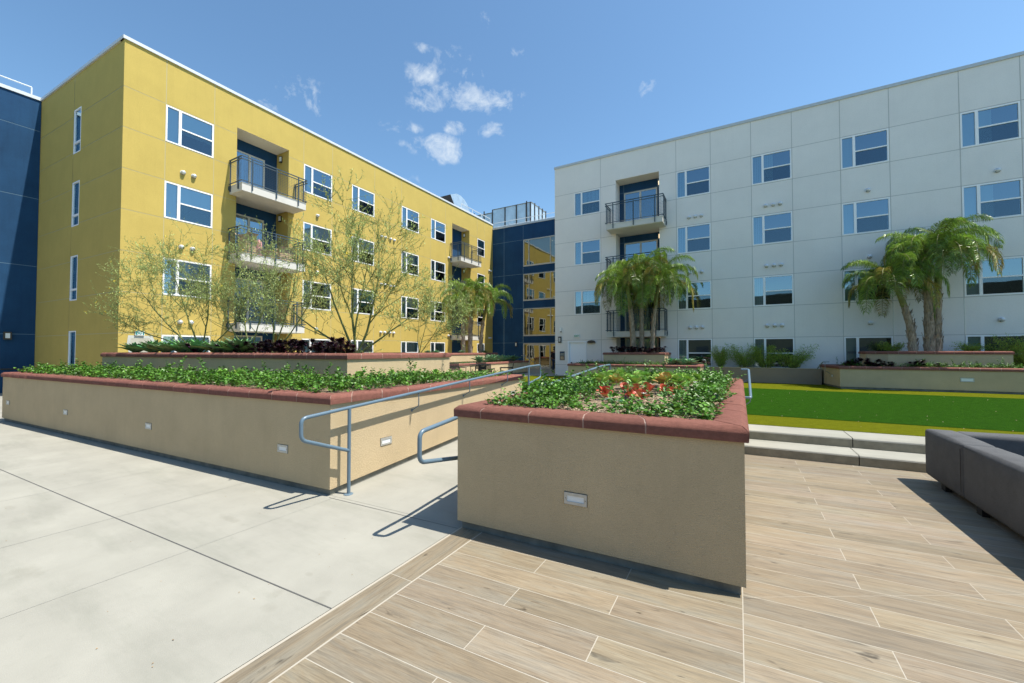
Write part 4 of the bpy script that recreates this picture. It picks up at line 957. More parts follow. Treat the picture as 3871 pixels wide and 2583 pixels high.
for (x, y) in ((SX + .06, 7.42), (SX + .06, 6.52), (SX + .06, 4.8), (SX + .06, 3.2), (SX + .9, 7.4), (SX + .9, 4.8)):
    m = MB(); m.box((x - .03, y - .06, .004), (x + .03, y + .06, .10)); m.build('leg', M['black'], so_)
seat(so_)

# ================================================================== PATIO TABLE AND CHAIRS
def chair(loc, rz, label):
    c = empty('patio_chair', loc, label, 'chair', 'black metal armchairs round the patio table', rz)
    s = 1.12; t = .013
    def bx(m, a, b): m.box(tuple(q * s for q in a), tuple(q * s for q in b))
    for x in (-.27, .27):
        m = MB(); m.tube([(x * s, -.26 * s, 0), (x * s, -.25 * s, .62 * s)], t * s, 6); m.build('leg', M['black'], c)
        m = MB(); m.tube([(x * s, .29 * s, 0), (x * s, .24 * s, .40 * s), (x * s, .25 * s, .62 * s)], t * s, 6); m.build('leg', M['black'], c)
        m = MB(); m.box(((x - .022) * s, -.28 * s, .615 * s), ((x + .022) * s, .27 * s, .64 * s)); m.build('armrest', M['black'], c)
    m = MB(); m.tube([(-.25 * s, .23 * s, .40 * s), (-.25 * s, .31 * s, .83 * s), (.25 * s, .31 * s, .83 * s), (.25 * s, .23 * s, .40 * s)], t * s, 6); m.build('back_frame', M['black'], c)
    m = MB(); n = 9
    for i in range(n):
        z = .50 + .31 * i / n; y = .23 + .08 * (z - .40) / .43; bx(m, (-.245, y - .006, z), (.245, y + .006, z + .027))
    m.build('backrest', M['black'], c)
    m = MB(); bx(m, (-.27, -.26, .395), (.27, .25, .415)); m.build('seat', M['black'], c)
    return c
chair((-11.75, 15.3, UP), R(70), 'leftmost black patio chair, seen from its side, left of the table')
chair((-9.95, 15.1, UP), R(200), 'black patio chair with its slatted back to the camera in front of the table')
chair((-9.75, 16.55, UP), R(-62), 'rightmost black patio chair standing apart on the right of the table')
chair((-11.7, 17.0, UP), R(10), 'black patio chair behind the table, mostly hidden by the tabletop')
t = empty('patio_table', (-10.95, 16.05, UP), 'dark round patio table between the black chairs', 'table')
m = MB(); m.lathe([(.50, .82), (.52, .83), (.52, .845), (.50, .85)], (0, 0, 0), None, 28); m.build('tabletop', M['black'], t, auto=40)
m = MB(); m.lathe([(.05, .02), (.045, .82)], (0, 0, 0), None, 12); m.build('pedestal', M['black'], t, auto=40)
m = MB(); m.lathe([(.28, 0), (.27, .02), (.06, .03)], (0, 0, 0), None, 20); m.build('base', M['black'], t, auto=40)

# ================================================================== PERSON at the entrance, seen from behind
def skinned(name, verts, edges, radii, m_, parent=None, sub=2):
    me = bpy.data.meshes.new(name); me.from_pydata([tuple(v) for v in verts], edges, []); o = bpy.data.objects.new(name, me); COL.objects.link(o)
    md = o.modifiers.new('skin', 'SKIN'); md.use_smooth_shade = True
    for i, r in enumerate(radii): sv = me.skin_vertices[0].data[i]; sv.radius = r if isinstance(r, tuple) else (r, r)
    me.skin_vertices[0].data[0].use_root = True
    sb_ = o.modifiers.new('sub', 'SUBSURF'); sb_.levels = sub; sb_.render_levels = sub
    me.materials.append(M[m_]); o.parent = parent; return o
V = [(0, 0, .95), (0, 0, 1.12), (0, -.01, 1.30), (0, 0, 1.44), (0, .01, 1.52), (0, .03, 1.60), (0, .02, 1.70), (-.19, 0, 1.40), (-.27, .04, 1.12), (-.25, .20, .98), (-.24, .27, .96),
     (.19, 0, 1.40), (.27, .04, 1.12), (.25, .20, .98), (.24, .27, .96), (-.10, 0, .90), (-.11, .02, .50), (-.12, -.02, .09), (-.13, .13, .04), (.10, 0, .90), (.11, .03, .50), (.13, .0, .09), (.14, .15, .04)]
Ed = [(0, 1), (1, 2), (2, 3), (3, 4), (4, 5), (5, 6), (3, 7), (7, 8), (8, 9), (9, 10), (3, 11), (11, 12), (12, 13), (13, 14), (0, 15), (15, 16), (16, 17), (17, 18), (0, 19), (19, 20), (20, 21), (21, 22)]
Rd = [(.15, .11), (.145, .10), (.17, .11), (.09, .08), .055, .085, .075, .065, .045, .034, .04, .065, .045, .034, .04, .09, .062, .045, .045, .09, .062, .045, .045]
SP = .93
pz = (-11.42, 26.15, UP)
person = skinned('person', [Vector(v) * SP for v in V], Ed, [(tuple(q * SP for q in r) if isinstance(r, tuple) else r * SP) for r in Rd], 'skin'); person.location = pz; person.rotation_euler = (0, 0, R(8))
tag(person, 'person in cap, dark shirt and jeans standing with back turned at the entrance', 'person')
shV = [0, 1, 2, 3, 7, 8, 11, 12]; mp_ = {v: i for i, v in enumerate(shV)}
skinned('shirt', [Vector(V[v]) * SP for v in shV], [(mp_[a], mp_[b]) for a, b in Ed if a in mp_ and b in mp_], [(.175, .135), (.17, .13), (.19, .13), (.095, .085), .078, .062, .078, .062], 'cloth', person)
jV = [0, 15, 16, 17, 19, 20, 21]; mp_ = {v: i for i, v in enumerate(jV)}
skinned('trousers', [Vector(V[v]) * SP for v in jV], [(mp_[a], mp_[b]) for a, b in Ed if a in mp_ and b in mp_], [(.155, .115), .105, .075, .062, .105, .075, .062], 'jeans', person)
m = MB(); m.lathe([(.098, 1.56), (.105, 1.60), (.098, 1.66), (.06, 1.705), (.01, 1.715)], (0, .02, 0), None, 16); m.box((-.06, .09, 1.585), (.06, .20, 1.598)); m.build('cap', M['black'], person, auto=60)
for s_ in (-1, 1):
    m = MB(); m.box((s_ * .125 - .045, -.08, 0), (s_ * .125 + .045, .18, .07)); m.build('shoe', M['black'], person, bevel=.02)
# ================================================================== PLANTS
def inpoly(x, y, poly):
    c = False; n = len(poly)
    for i in range(n):
        x1, y1 = poly[i]; x2, y2 = poly[(i + 1) % n]
        if (y1 > y) != (y2 > y) and x < (x2 - x1) * (y - y1) / (y2 - y1) + x1: c = not c
    return c
def rv(r, s=1.0): return Vector((r.uniform(-s, s), r.uniform(-s, s), r.uniform(-s, s)))
def leaf(mb, p, d, nrm, L_, Wd, m=None, c=(1, 1, 1), fold=.25, droop=0.0):
    """ovate leaf folded along its midrib: two triangles fans of 2 quads"""
    d = d.normalized(); s = d.cross(nrm)
    if s.length < 1e-4: s = d.orthogonal()
    s.normalize(); n = s.cross(d)
    a = p; b = p + d * L_ * .45 - n * 0; e = p + d * L_ - n * L_ * droop
    l = b + s * Wd * .5 + n * Wd * fold; r_ = b - s * Wd * .5 + n * Wd * fold
    l2 = p + d * L_ * .8 + s * Wd * .33 + n * Wd * fold * .6 - n * L_ * droop * .5; r2 = p + d * L_ * .8 - s * Wd * .33 + n * Wd * fold * .6 - n * L_ * droop * .5
    mb.shared([a, l, l2, e, r2, r_], [(0, 1, 2, 3), (0, 3, 4, 5)], m, c)
def star(mb, p, r, R_=.032):
    a0 = r.uniform(0, 6.28)
    for k in range(5):
        a = a0 + k * 1.2566; d = Vector((math.cos(a), math.sin(a), .25)); s = Vector((-math.sin(a), math.cos(a), 0)) * .009
        mb.face([p, p + d * R_ * .5 + s, p + d * R_, p + d * R_ * .5 - s])
def shrubbery(name, poly, z, n, label, seed, hmin=.07, hmax=.22, skip=None, over=0.0, lsize=.034, flowers=0, density=None, tall=None, group='glossy ground cover in the planters'):
    """natal plum: short wandering stems set with paired glossy ovate leaves"""
    r = random.Random(seed); mb = MB(); fl = []
    x0, x1 = min(p[0] for p in poly), max(p[0] for p in poly); y0, y1 = min(p[1] for p in poly), max(p[1] for p in poly); k = 0; tries = 0
    while k < n and tries < n * 30:
        tries += 1; x, y = r.uniform(x0, x1), r.uniform(y0, y1)
        if not inpoly(x, y, poly) or (skip and skip(x, y, r)): continue
        k += 1; h = r.uniform(hmin, hmax) * (r.random() ** .5 + .3); big = False
        if seed == 21 and y < 4.4: h *= .66
        if seed == 22 and y > 6.4: h *= .62
        elif tall and r.random() < tall: h *= 1.7; big = True
        p = Vector((x, y, z + .01)); d = (Vector((r.uniform(-1.1, 1.1), r.uniform(-1.1, 1.1), .9))).normalized(); L_ = h * 1.25; ns = max(3, int(L_ / (lsize * .62))); tone = r.uniform(.65, 1.3); q = p.copy(); ph = r.uniform(0, 6.28)
        for i in range(ns):
            q = q + d * (L_ / ns); d = (d + rv(r, .16)).normalized()
            if i < ns * .25: continue
            for s_ in (0, 1):
                a = ph + i * 1.57 + s_ * 3.14 + r.uniform(-.3, .3); o = Vector((math.cos(a), math.sin(a), 0)); dd = (o * .9 + d * r.uniform(.25, .9)).normalized()
                t = tone * r.uniform(.6, 1.45); new = i > ns - 3
                c = (t * (1.25 if new else 1), t * (1.15 if new else 1), t * (.9 if new else 1)); sz = lsize * r.uniform(.7, 1.2) * (1.0 if not new else .8)
                leaf(mb, q, dd, Vector((0, 0, 1)) + rv(r, .5), sz, sz * .80, None, c, .14)
        if flowers and r.random() < flowers: fl.append(q + Vector((0, 0, .02)))
        if h > .14 and r.random() < .5: mb.tube([p, (p + q) / 2 + rv(r, .006), q], .0022, 3, M['vbark'], False)
    o = mb.build(name, M['carissa']); tag(o, label, 'ground cover', group, 'stuff')
    for i, p in enumerate(fl[:40]):
        fm = MB(); star(fm, p, r); fm.build('flower', M['petal'], o)
    return o
SOILZ = ZT - .07
# --- nearest planter
def skip0(x, y, r):
    if 4.15 < y < 5.75 and -1.72 < x < -.58 and r.random() < .95: return True          # mulch clearing with red succulents
    if 3.75 < y <= 4.35 and -1.5 < x < -1.1 and r.random() < .75: return True
    if 5.6 <= y < 8.3 and -2.05 < x < -.45 and r.random() < .98: return True
    return False
P0i = offs(P0, .24)
shrubbery('ground_cover', P0i, SOILZ, 2100, 'glossy green shrubs filling the nearest planter around the red succulents', 21, .09, .20, skip0, flowers=.006, tall=.10, lsize=.056)
# sprays that lean over the coping
spr = [(-.24, 5.6), (-.20, 6.3), (-.22, 4.9), (-.25, 6.8), (-2.40, 6.2), (-2.42, 5.6), (-2.35, 4.6), (-2.3, 4.2), (-.23, 7.3)]
# --- long planter
P1i = offs(P1, .20)
def skip1(x, y, r): return y > 4.0 + (x + 16) * .106 + .12 and x < -6.7
shrubbery('ground_cover', P1i, SOILZ, 3200, 'glossy green shrubs along the long planter beside the ramp', 22, .10, .21, skip1, flowers=.004, tall=.09, lsize=.062)
P2s = [(-14.2, 15.0), (-12.85, 15.0), (-12.85, 24.1), (-14.2, 24.1)]
shrubbery('ground_cover', P2s, 1.09, 420, 'low green shrubs in front of the agaves in the far planter', 23, .05, .13, None, lsize=.045)
P3s = [(-7.3, 19.6), (-1.85, 19.9), (-1.85, 20.45), (-7.3, 20.35)]
shrubbery('ground_cover', P3s, 1.11, 620, 'green shrubs along the front of the middle palm planter', 24, .08, .19, lambda x, y, r: x > -3.1 and r.random() < .8, lsize=.045, tall=.08)
P4s = [(3.7, 20.7), (14, 21.3), (14, 21.8), (8.8, 21.35), (5.2, 21.15), (3.6, 21.5)]
shrubbery('ground_cover', P4s, 1.165, 1150, 'green shrubs along the front of the right palm planter', 25, .09, .2, lambda x, y, r: x < 5.8 and r.random() < .55, lsize=.048, tall=.08)
# --- rosette succulents
def rosette(mb, c, R_, n, Wd, tilt0, tilt1, m=None, cf=None, r=None, thick=.0, cup=.25, seg=3, tip=.02):
    for i in range(n):
        f = i / max(1, n - 1); a = i * 2.39996 + r.uniform(-.1, .1); el = R(tilt0 + (tilt1 - tilt0) * f + r.uniform(-5, 5)); L_ = R_ * (1.0 - .45 * f) * r.uniform(.9, 1.1); w_ = Wd * (1 - .35 * f)
        out_ = Vector((math.cos(a), math.sin(a), 0)); s = Vector((-math.sin(a), math.cos(a), 0)); q = c.copy(); vs = []; e = el; N_ = seg + 1
        wd = [.55, 1.0, .8, tip] if seg == 3 else [.45, .8, 1.0, .85, tip]
        for k in range(N_):
            d = out_ * math.cos(e) + Vector((0, 0, 1)) * math.sin(e); nn = -out_ * math.sin(e) + Vector((0, 0, 1)) * math.cos(e)
            ww = w_ * wd[k] / 2; vs += [q + s * ww + nn * ww * cup, q - nn * thick * .2, q - s * ww + nn * ww * cup]
            q = q + d * (L_ / seg); e -= R(9 + r.uniform(-3, 5))
        fs = []; cols = cf(i, f) if cf else (1, 1, 1)
        for k in range(N_ - 1): fs += [(3 * k, 3 * k + 3, 3 * k + 4, 3 * k + 1), (3 * k + 1, 3 * k + 4, 3 * k + 5, 3 * k + 2)]
        mb.shared(vs, fs, m, cols)
def agave(x, y, z, R_, seed, label, group, tone=(1, 1, 1)):
    r = random.Random(seed); mb = MB()
    rosette(mb, Vector((0, 0, .0)), R_, 30, R_ * .30, 26, 86, None, lambda i, f: tuple(t * r.uniform(.75, 1.3) for t in tone), r, cup=.5, seg=3, tip=.03)
    o = mb.build('agave', M['agave']); o.location = (x, y, z); tag(o, label, 'agave', group); return o
ra = random.Random(31)
xs_ = [-14.9, -14.2, -13.45, -12.75, -12.1, -11.5, -10.95, -10.45]
for i, x in enumerate(xs_):
    y = 3.95 + (x + 16) * .106 + .55 + ra.uniform(-.1, .12)
    agave(x, y, 1.75, ra.uniform(.56, .70), 100 + i, ORD[i + 1] + ' green agave from the left along the coping of the upper tree planter', 'agaves in the upper tree planter', (1.0, 1.15, .85))
for i, x in enumerate([-13.8, -12.5, -11.2]):
    agave(x, 3.95 + (x + 16) * .106 + 1.2, 1.74, .5, 120 + i, ORD[i + 1] + ' agave from the left in the second row behind the coping of the tree planter', 'agaves in the upper tree planter', (.9, 1.05, .85))
for i, (x, y) in enumerate([(-13.3, 19.4), (-13.2, 20.5), (-13.5, 21.2), (-13.1, 21.8), (-13.4, 22.6), (-13.2, 23.3)]):
    agave(x, y, 1.14, ra.uniform(.68, .82), 140 + i, ORD[i + 1] + ' blue green agave from the left behind the patio chairs', 'agaves behind the patio chairs', (1.0, 1.05, 1.05))
for i, (x, y) in enumerate([(-16.2, 18.2), (-15.4, 18.0), (-15.0, 20.0), (-14.8, 22.2)]):
    agave(x, y, 1.66, .38, 160 + i, ORD[i + 1] + ' small agave from the left under the far palms', 'agaves under the far palms')
for i, (x, y) in enumerate([(-2.75, 20.2), (-2.35, 20.15), (-2.0, 20.35)]):
    agave(x, y, 1.14, .60, 170 + i, ORD[i + 1] + ' pale agave from the left at the right end of the middle palm planter', 'agaves in the middle palm planter', (1.3, 1.3, 1.35))
for i, x in enumerate([-7.5, -7.15]):
    agave(x, 5.5 + i * .1, 1.74, .26, 180 + i, ORD[i + 1] + ' little agave from the left at the right end of the upper tree planter', 'agaves in the upper tree planter')
def aeonium(x, y, z, s, seed, label, group):
    r = random.Random(seed); mb = MB(); nh = r.randint(8, 11)
    for h in range(nh):
        a = r.uniform(0, 6.28); d = r.uniform(0, .30) * s; c = Vector((math.cos(a) * d, math.sin(a) * d, r.uniform(.06, .24) * s)); mb.tube([(0, 0, 0), c * .6, c], .009, 5, M['bronze'], False)
        rosette(mb, c, .13 * s, 24, .05 * s, 2, 78, M['aeonium'], lambda i, f: tuple(r.uniform(.5, 1.9) * q for q in (1.15, .8, 1.0)), r, cup=.15, seg=3, tip=.35)
    o = mb.build('dark_aeonium', M['aeonium']); o.location = (x, y, z); tag(o, label, 'succulent', group); return o
k = 0
for i, x in enumerate([-12.1, -11.0, -10.35, -9.95, -9.55, -9.2, -8.9, -8.6, -8.25, -7.95, -7.65, -7.35, -7.0]):
    aeonium(x, 3.95 + (x + 16) * .106 + .50 + ra.uniform(-.08, .18), 1.74, ra.uniform(.9, 1.3), 200 + i, ORD[i + 1] + ' dark purple rosette succulent from the left in front of the fine leaved trees', 'dark rosette succulents in the upper tree planter')
for i, x in enumerate([-10.1, -9.3, -8.5, -7.8]):
    aeonium(x, 3.95 + (x + 16) * .106 + 1.0, 1.74, 1.35, 220 + i, ORD[i + 1] + ' dark purple rosette succulent from the left in the back row under the trees', 'dark rosette succulents in the upper tree planter')
for i, x in enumerate([-5.75, -5.35, -5.0, -4.7, -4.35, -3.95, -3.65, -3.4]):
    aeonium(x, 20.85 + ra.uniform(-.05, .15), 1.71, ra.uniform(1.0, 1.35), 240 + i, ORD[i + 1] + ' dark rosette succulent from the left around the middle palm trunks', 'dark rosette succulents under the middle palms')
for i, (x, y) in enumerate([(3.95, 21.0), (4.25, 21.15), (4.5, 20.95), (4.8, 21.05), (5.15, 20.95), (5.9, 21.1), (6.6, 21.1)]):
    aeonium(x, y, 1.165, (1.1, 1.35, 1.3, 1.1, .9, 1.2, .8)[i], 260 + i, ORD[i + 1] + ' dark rosette succulent from the left in the right palm planter', 'dark rosette succulents in the right planter')
# paddle succulents of the nearest planter
def paddles(x, y, z, s, seed, name, label, group, red, n=9):
    r = random.Random(seed); mb = MB()
    for i in range(n):
        f = i / (n - 1); a = (i % 2) * 3.14 + (i // 2) * 1.57 + r.uniform(-.35, .35) + seed; el = R((28 if red > .5 else 12) + 50 * f + r.uniform(-10, 10)); Rr = s * (1 - .35 * f) * r.uniform(.85, 1.1)
        out_ = Vector((math.cos(a), math.sin(a), 0)); S_ = Vector((-math.sin(a), math.cos(a), 0)); d = out_ * math.cos(el) + Vector((0, 0, 1)) * math.sin(el); nn = -out_ * math.sin(el) + Vector((0, 0, 1)) * math.cos(el)
        pw = .55 if n < 10 else .40; c = Vector((0, 0, .02 + .05 * f)) + d * Rr * .62; K = 11; ring = []
        for k_ in range(K):
            t = 2 * math.pi * k_ / K; u, v = math.cos(t), math.sin(t); ring.append(c + d * Rr * pw * u + S_ * Rr * pw * .92 * v * (1.08 if u > 0 else .82) + nn * Rr * (.13 * v * v + .10 * max(0, u) ** 2))
        mid = [c + (p - c) * .62 - nn * Rr * .01 for p in ring]
        base = tuple(q * r.uniform(.85, 1.15) for q in ((.34, .26, .08) if red > .5 else (.19, .34, .055))); rim = tuple(q * r.uniform(.75, 1.15) for q in ((.56, .06, .045) if red > .5 else ((.50, .26, .07) if red else (.30, .47, .09)))); mc = tuple(base[q] * (.35 if red > .5 else .8) + rim[q] * (.65 if red > .5 else .2) for q in range(3))
        for k_ in range(K):
            j = (k_ + 1) % K
            mb.face([mid[k_], ring[k_], ring[j], mid[j]], None, [mc, rim, rim, mc]); mb.face([c, mid[k_], mid[j]], None, [base, mc, mc])
    o = mb.build(name, M['paddle'], smooth=True); o.location = (x, y, z); tag(o, label, 'succulent', group); return o
reds = [(-1.50, 5.10, .15), (-1.62, 5.35, .11), (-1.42, 5.78, .14), (-1.28, 5.85, .12), (-1.04, 5.05, .15), (-1.20, 5.12, .12), (-1.12, 5.85, .15), (-.93, 5.95, .12), (-.70, 5.75, .13), (-.80, 5.9, .10)]
where = ['large red one left of the black uplight', 'small red one farthest left of the uplight', 'red one just behind the black uplight', 'small red one behind and right of the uplight', 'largest red one right of the uplight', 'smaller red one between the uplight and the largest', 'red edged one before the green clump', 'small red edged one at the green clump', 'rightmost red one by the glossy shrubs', 'small red one beside the rightmost']
for i, (x, y, s) in enumerate(reds): paddles(x, y, SOILZ + .01, s, 300 + i, 'paddle_succulent', 'paddle leaved succulent, ' + where[i], 'red paddle succulents in the nearest planter', 1, 7)
rg2 = random.Random(77); k = 0; gl = []
for yy in (6.15, 6.5, 6.85, 7.25, 7.7):
    for xx in (-1.95, -1.62, -1.30, -.98, -.70):
        gl.append((xx + rg2.uniform(-.10, .10), yy + rg2.uniform(-.10, .10)))
rows = ['front', 'second', 'third', 'fourth', 'back']
for i, (x, y) in enumerate(gl):
    paddles(x, y, SOILZ + .05 + rg2.uniform(0, .07), rg2.uniform(.17, .21), 330 + i, 'paddle_succulent', 'yellow green paddle succulent, ' + ORD[i % 5 + 1] + ' from the left in the ' + rows[i // 5] + ' row of the clump', 'green paddle succulents in the nearest planter', .2 if i in (1, 3, 8) else 0, 20)
for i, (x, y) in enumerate([(-1.38, 4.86), (-1.22, 4.80)]):
    agave(x, y, SOILZ, .10, 380 + i, ('left' if i == 0 else 'right') + ' tiny grey blue rosette in front of the uplight', 'tiny grey rosettes', (1.6, 1.7, 2.2))
for i in range(9):   # pale green ones glimpsed in the long planter
    x = [-5.4, -5.9, -6.1, -7.1, -8.6, -8.9, -9.3, -12.1, -12.6][i]; y = [6.3, 5.6, 5.0, 4.45, 4.15, 4.3, 4.2, 3.7, 3.75][i]
    paddles(x, y, SOILZ + .10, .16, 400 + i, 'paddle_succulent', 'yellow green paddle succulent, ' + ORD[i + 1] + ' from the right among the shrubs of the long planter', 'green paddle succulents in the long planter', 0, 10)
# uplight
up = empty('uplight', (-1.27, 5.22, SOILZ), 'small black louvred uplight on the mulch of the nearest planter', 'garden light')
m = MB(); m.lathe([(.062, .0), (.062, .012), (.045, .014)], (0, 0, 0), None, 18); m.build('base', M['black'], up)
m = MB()
for i in range(16):
    a = 2 * math.pi * i / 16; m.tube([(math.cos(a) * .050, math.sin(a) * .050, .012), (math.cos(a) * .042, math.sin(a) * .042, .098)], .0045, 5)
m.build('louvre', M['black'], up)
m = MB(); m.lathe([(.046, .095), (.046, .108), (.036, .112)], (0, 0, 0), None, 18); m.build('rim', M['black'], up)
m = MB(); m.lathe([(.030, .01), (.030, .10)], (0, 0, 0), None, 12); m.build('lens', M['lens'], up)
# mulch chips
m = MB(); rc_ = random.Random(9)
for i in range(4200):
    x, y = rc_.uniform(-1.95, -.5), rc_.uniform(3.75, 6.4)
    a = rc_.uniform(0, 6.28); l_ = rc_.uniform(.008, .028); w_ = rc_.uniform(.002, .006); p = Vector((x, y, SOILZ + .003 + rc_.uniform(0, .012))); d = Vector((math.cos(a), math.sin(a), rc_.uniform(-.3, .3))) * l_; s = Vector((-math.sin(a), math.cos(a), rc_.uniform(-.4, .4))) * w_; k = rc_.uniform(.45, 1.5)
    m.face([p - d - s, p + d - s, p + d + s, p - d + s], None, (k, k * .97, k * .92))
M['chip'] = mat('bark_chip', (0.42, 0.33, 0.235), 0.95, attr=True)
tag(m.build('mulch', M['chip']), 'pale bark mulch chips in the clearing of the nearest planter', 'mulch', kind='stuff')
# --- fine leaved green-barked trees
def verde(x, y, z, limbs, seed, label, H=1.0, spread=1.0, twig=1.0, r0=.045):
    root = empty('palo_verde_tree', (x, y, z), label, 'tree', 'fine leaved green barked trees in the upper planter'); r = random.Random(seed); tr = MB(); cr = MB(); fl = MB()
    def spray(p, d, L_, lv):
        """a wandering twig with tiny leaves"""
        n = max(4, int(L_ / .07)); q = p.copy(); pts = [q.copy()]; dd = d.copy()
        for i in range(n):
            dd = (dd + rv(r, .20) + Vector((0, 0, .03))).normalized(); q = q + dd * (L_ / n); pts.append(q.copy())
            if r.random() < .93:
                for s_ in range(r.randint(1, 3)):
                    o = (rv(r) + dd * .5).normalized(); t = r.uniform(.6, 1.35)
                    a = q; L2 = r.uniform(.04, .10); e = a + o * L2; w = o.cross(Vector((0, 0, 1)) + rv(r, .3)).normalized() * r.uniform(.005, .011)
                    cr.face([a - w * .4, a + o * L2 * .5 - w, e, a + o * L2 * .5 + w], M['verde'], (t * 1.05, t, t * r.uniform(.7, 1.0)))
        cr.tube(pts, [.0042 * (1 - .8 * i / n) + .0012 for i in range(n + 1)], 3, M['vbark2'], False)
        if r.random() < .035:
            for _ in range(3):
                c = q + rv(r, .04); cr_ = .014; s1 = rv(r).normalized() * cr_; s2 = s1.cross(rv(r)).normalized() * cr_; fl.face([c - s1, c - s2, c + s1, c + s2])
        if lv > 0:
            for k_ in range(r.randint(1, 2)):
                i = r.randint(1, n - 1); spray(pts[i], (dd + rv(r, .9)).normalized(), L_ * r.uniform(.45, .75), lv - 1)
    def limb(p, d, L_, rad, lv):
        n = max(5, int(L_ / .16)); q = p.copy(); pts = [q.copy()]; rr = [rad]; dd = d.normalized()
        for i in range(n):
            dd = (dd + rv(r, .10) + Vector((0, 0, .03))).normalized(); q = q + dd * (L_ / n); pts.append(q.copy()); rr.append(rad * (1 - .72 * (i + 1) / n))
            f = (i + 1) / n
            if lv > 0 and f > .22 and r.random() < .48:
                sd_ = (dd * .75 + rv(r, .75)); sd_.z = abs(sd_.z) * .6 + .1; limb(q, sd_.normalized(), L_ * (1 - f * .45) * r.uniform(.38, .62), rr[-1] * .62, lv - 1)
            elif r.random() < .58 * twig: spray(q, (dd * .6 + rv(r, .9)).normalized(), r.uniform(.35, .7), 1 if r.random() < .5 else 0)
        tr.tube(pts, rr, 7 if rad > .02 else 5, M['vbark'], True)
        for _ in range(2): spray(q, (dd + rv(r, .4)).normalized(), r.uniform(.4, .7), 1)
    for (dx, dy, dz, L_) in limbs: limb(Vector((0, 0, 0)), Vector((dx * spread, dy * spread, dz)), L_ * H, r0 * (.75 + .1 * L_), 2)
    tr.build('trunk', M['vbark'], root, auto=60); cr.build('crown', M['verde'], root)
    if fl.f: fl.build('flowers', M['yflower'], root)['kind'] = 'stuff'
    return root
M['vbark2'] = mat('green_twig', (0.19, 0.195, 0.065), 0.8)
verde(-7.95, 6.4, 1.73, [(-.40, -.28, 1.0, 2.6), (-.04, 0, 1.0, 3.2), (.44, .30, .95, 2.9), (-.75, -.45, .75, 2.3), (.62, .42, .55, 2.0), (.2, -.2, 1.0, 2.2)], 501, 'largest fine leaved tree with green forked trunk, right of the others in the upper planter', r0=.030)
verde(-13.7, 5.6, 1.73, [(-.55, -.40, .62, 2.7), (-.25, -.15, 1.0, 2.9), (.30, .25, .95, 2.6), (.75, .5, .6, 2.3), (-.8, -.5, .35, 2.3)], 502, 'leftmost fine leaved tree spreading across the yellow corner', r0=.024)
verde(-12.0, 6.1, 1.73, [(-.62, -.35, .8, 2.3), (-.25, -.1, 1.0, 2.5), (.18, .1, 1.0, 2.1)], 503, 'second fine leaved tree from the left, trunk leaning left', r0=.024, twig=.75)
verde(-11.1, 6.2, 1.73, [(.30, .25, 1.0, 2.5), (-.05, .05, 1.0, 2.7), (.62, .35, .7, 2.3)], 504, 'third fine leaved tree from the left, trunk leaning right before the balconies', r0=.024, twig=.75)
verde(-7.15, 7.7, 1.73, [(.15, .1, 1.0, 1.35), (-.2, .1, 1.0, 1.25), (.5, .35, .8, 1.3)], 505, 'smallest wispy tree at the right end of the upper planter', twig=1.0, r0=.014)
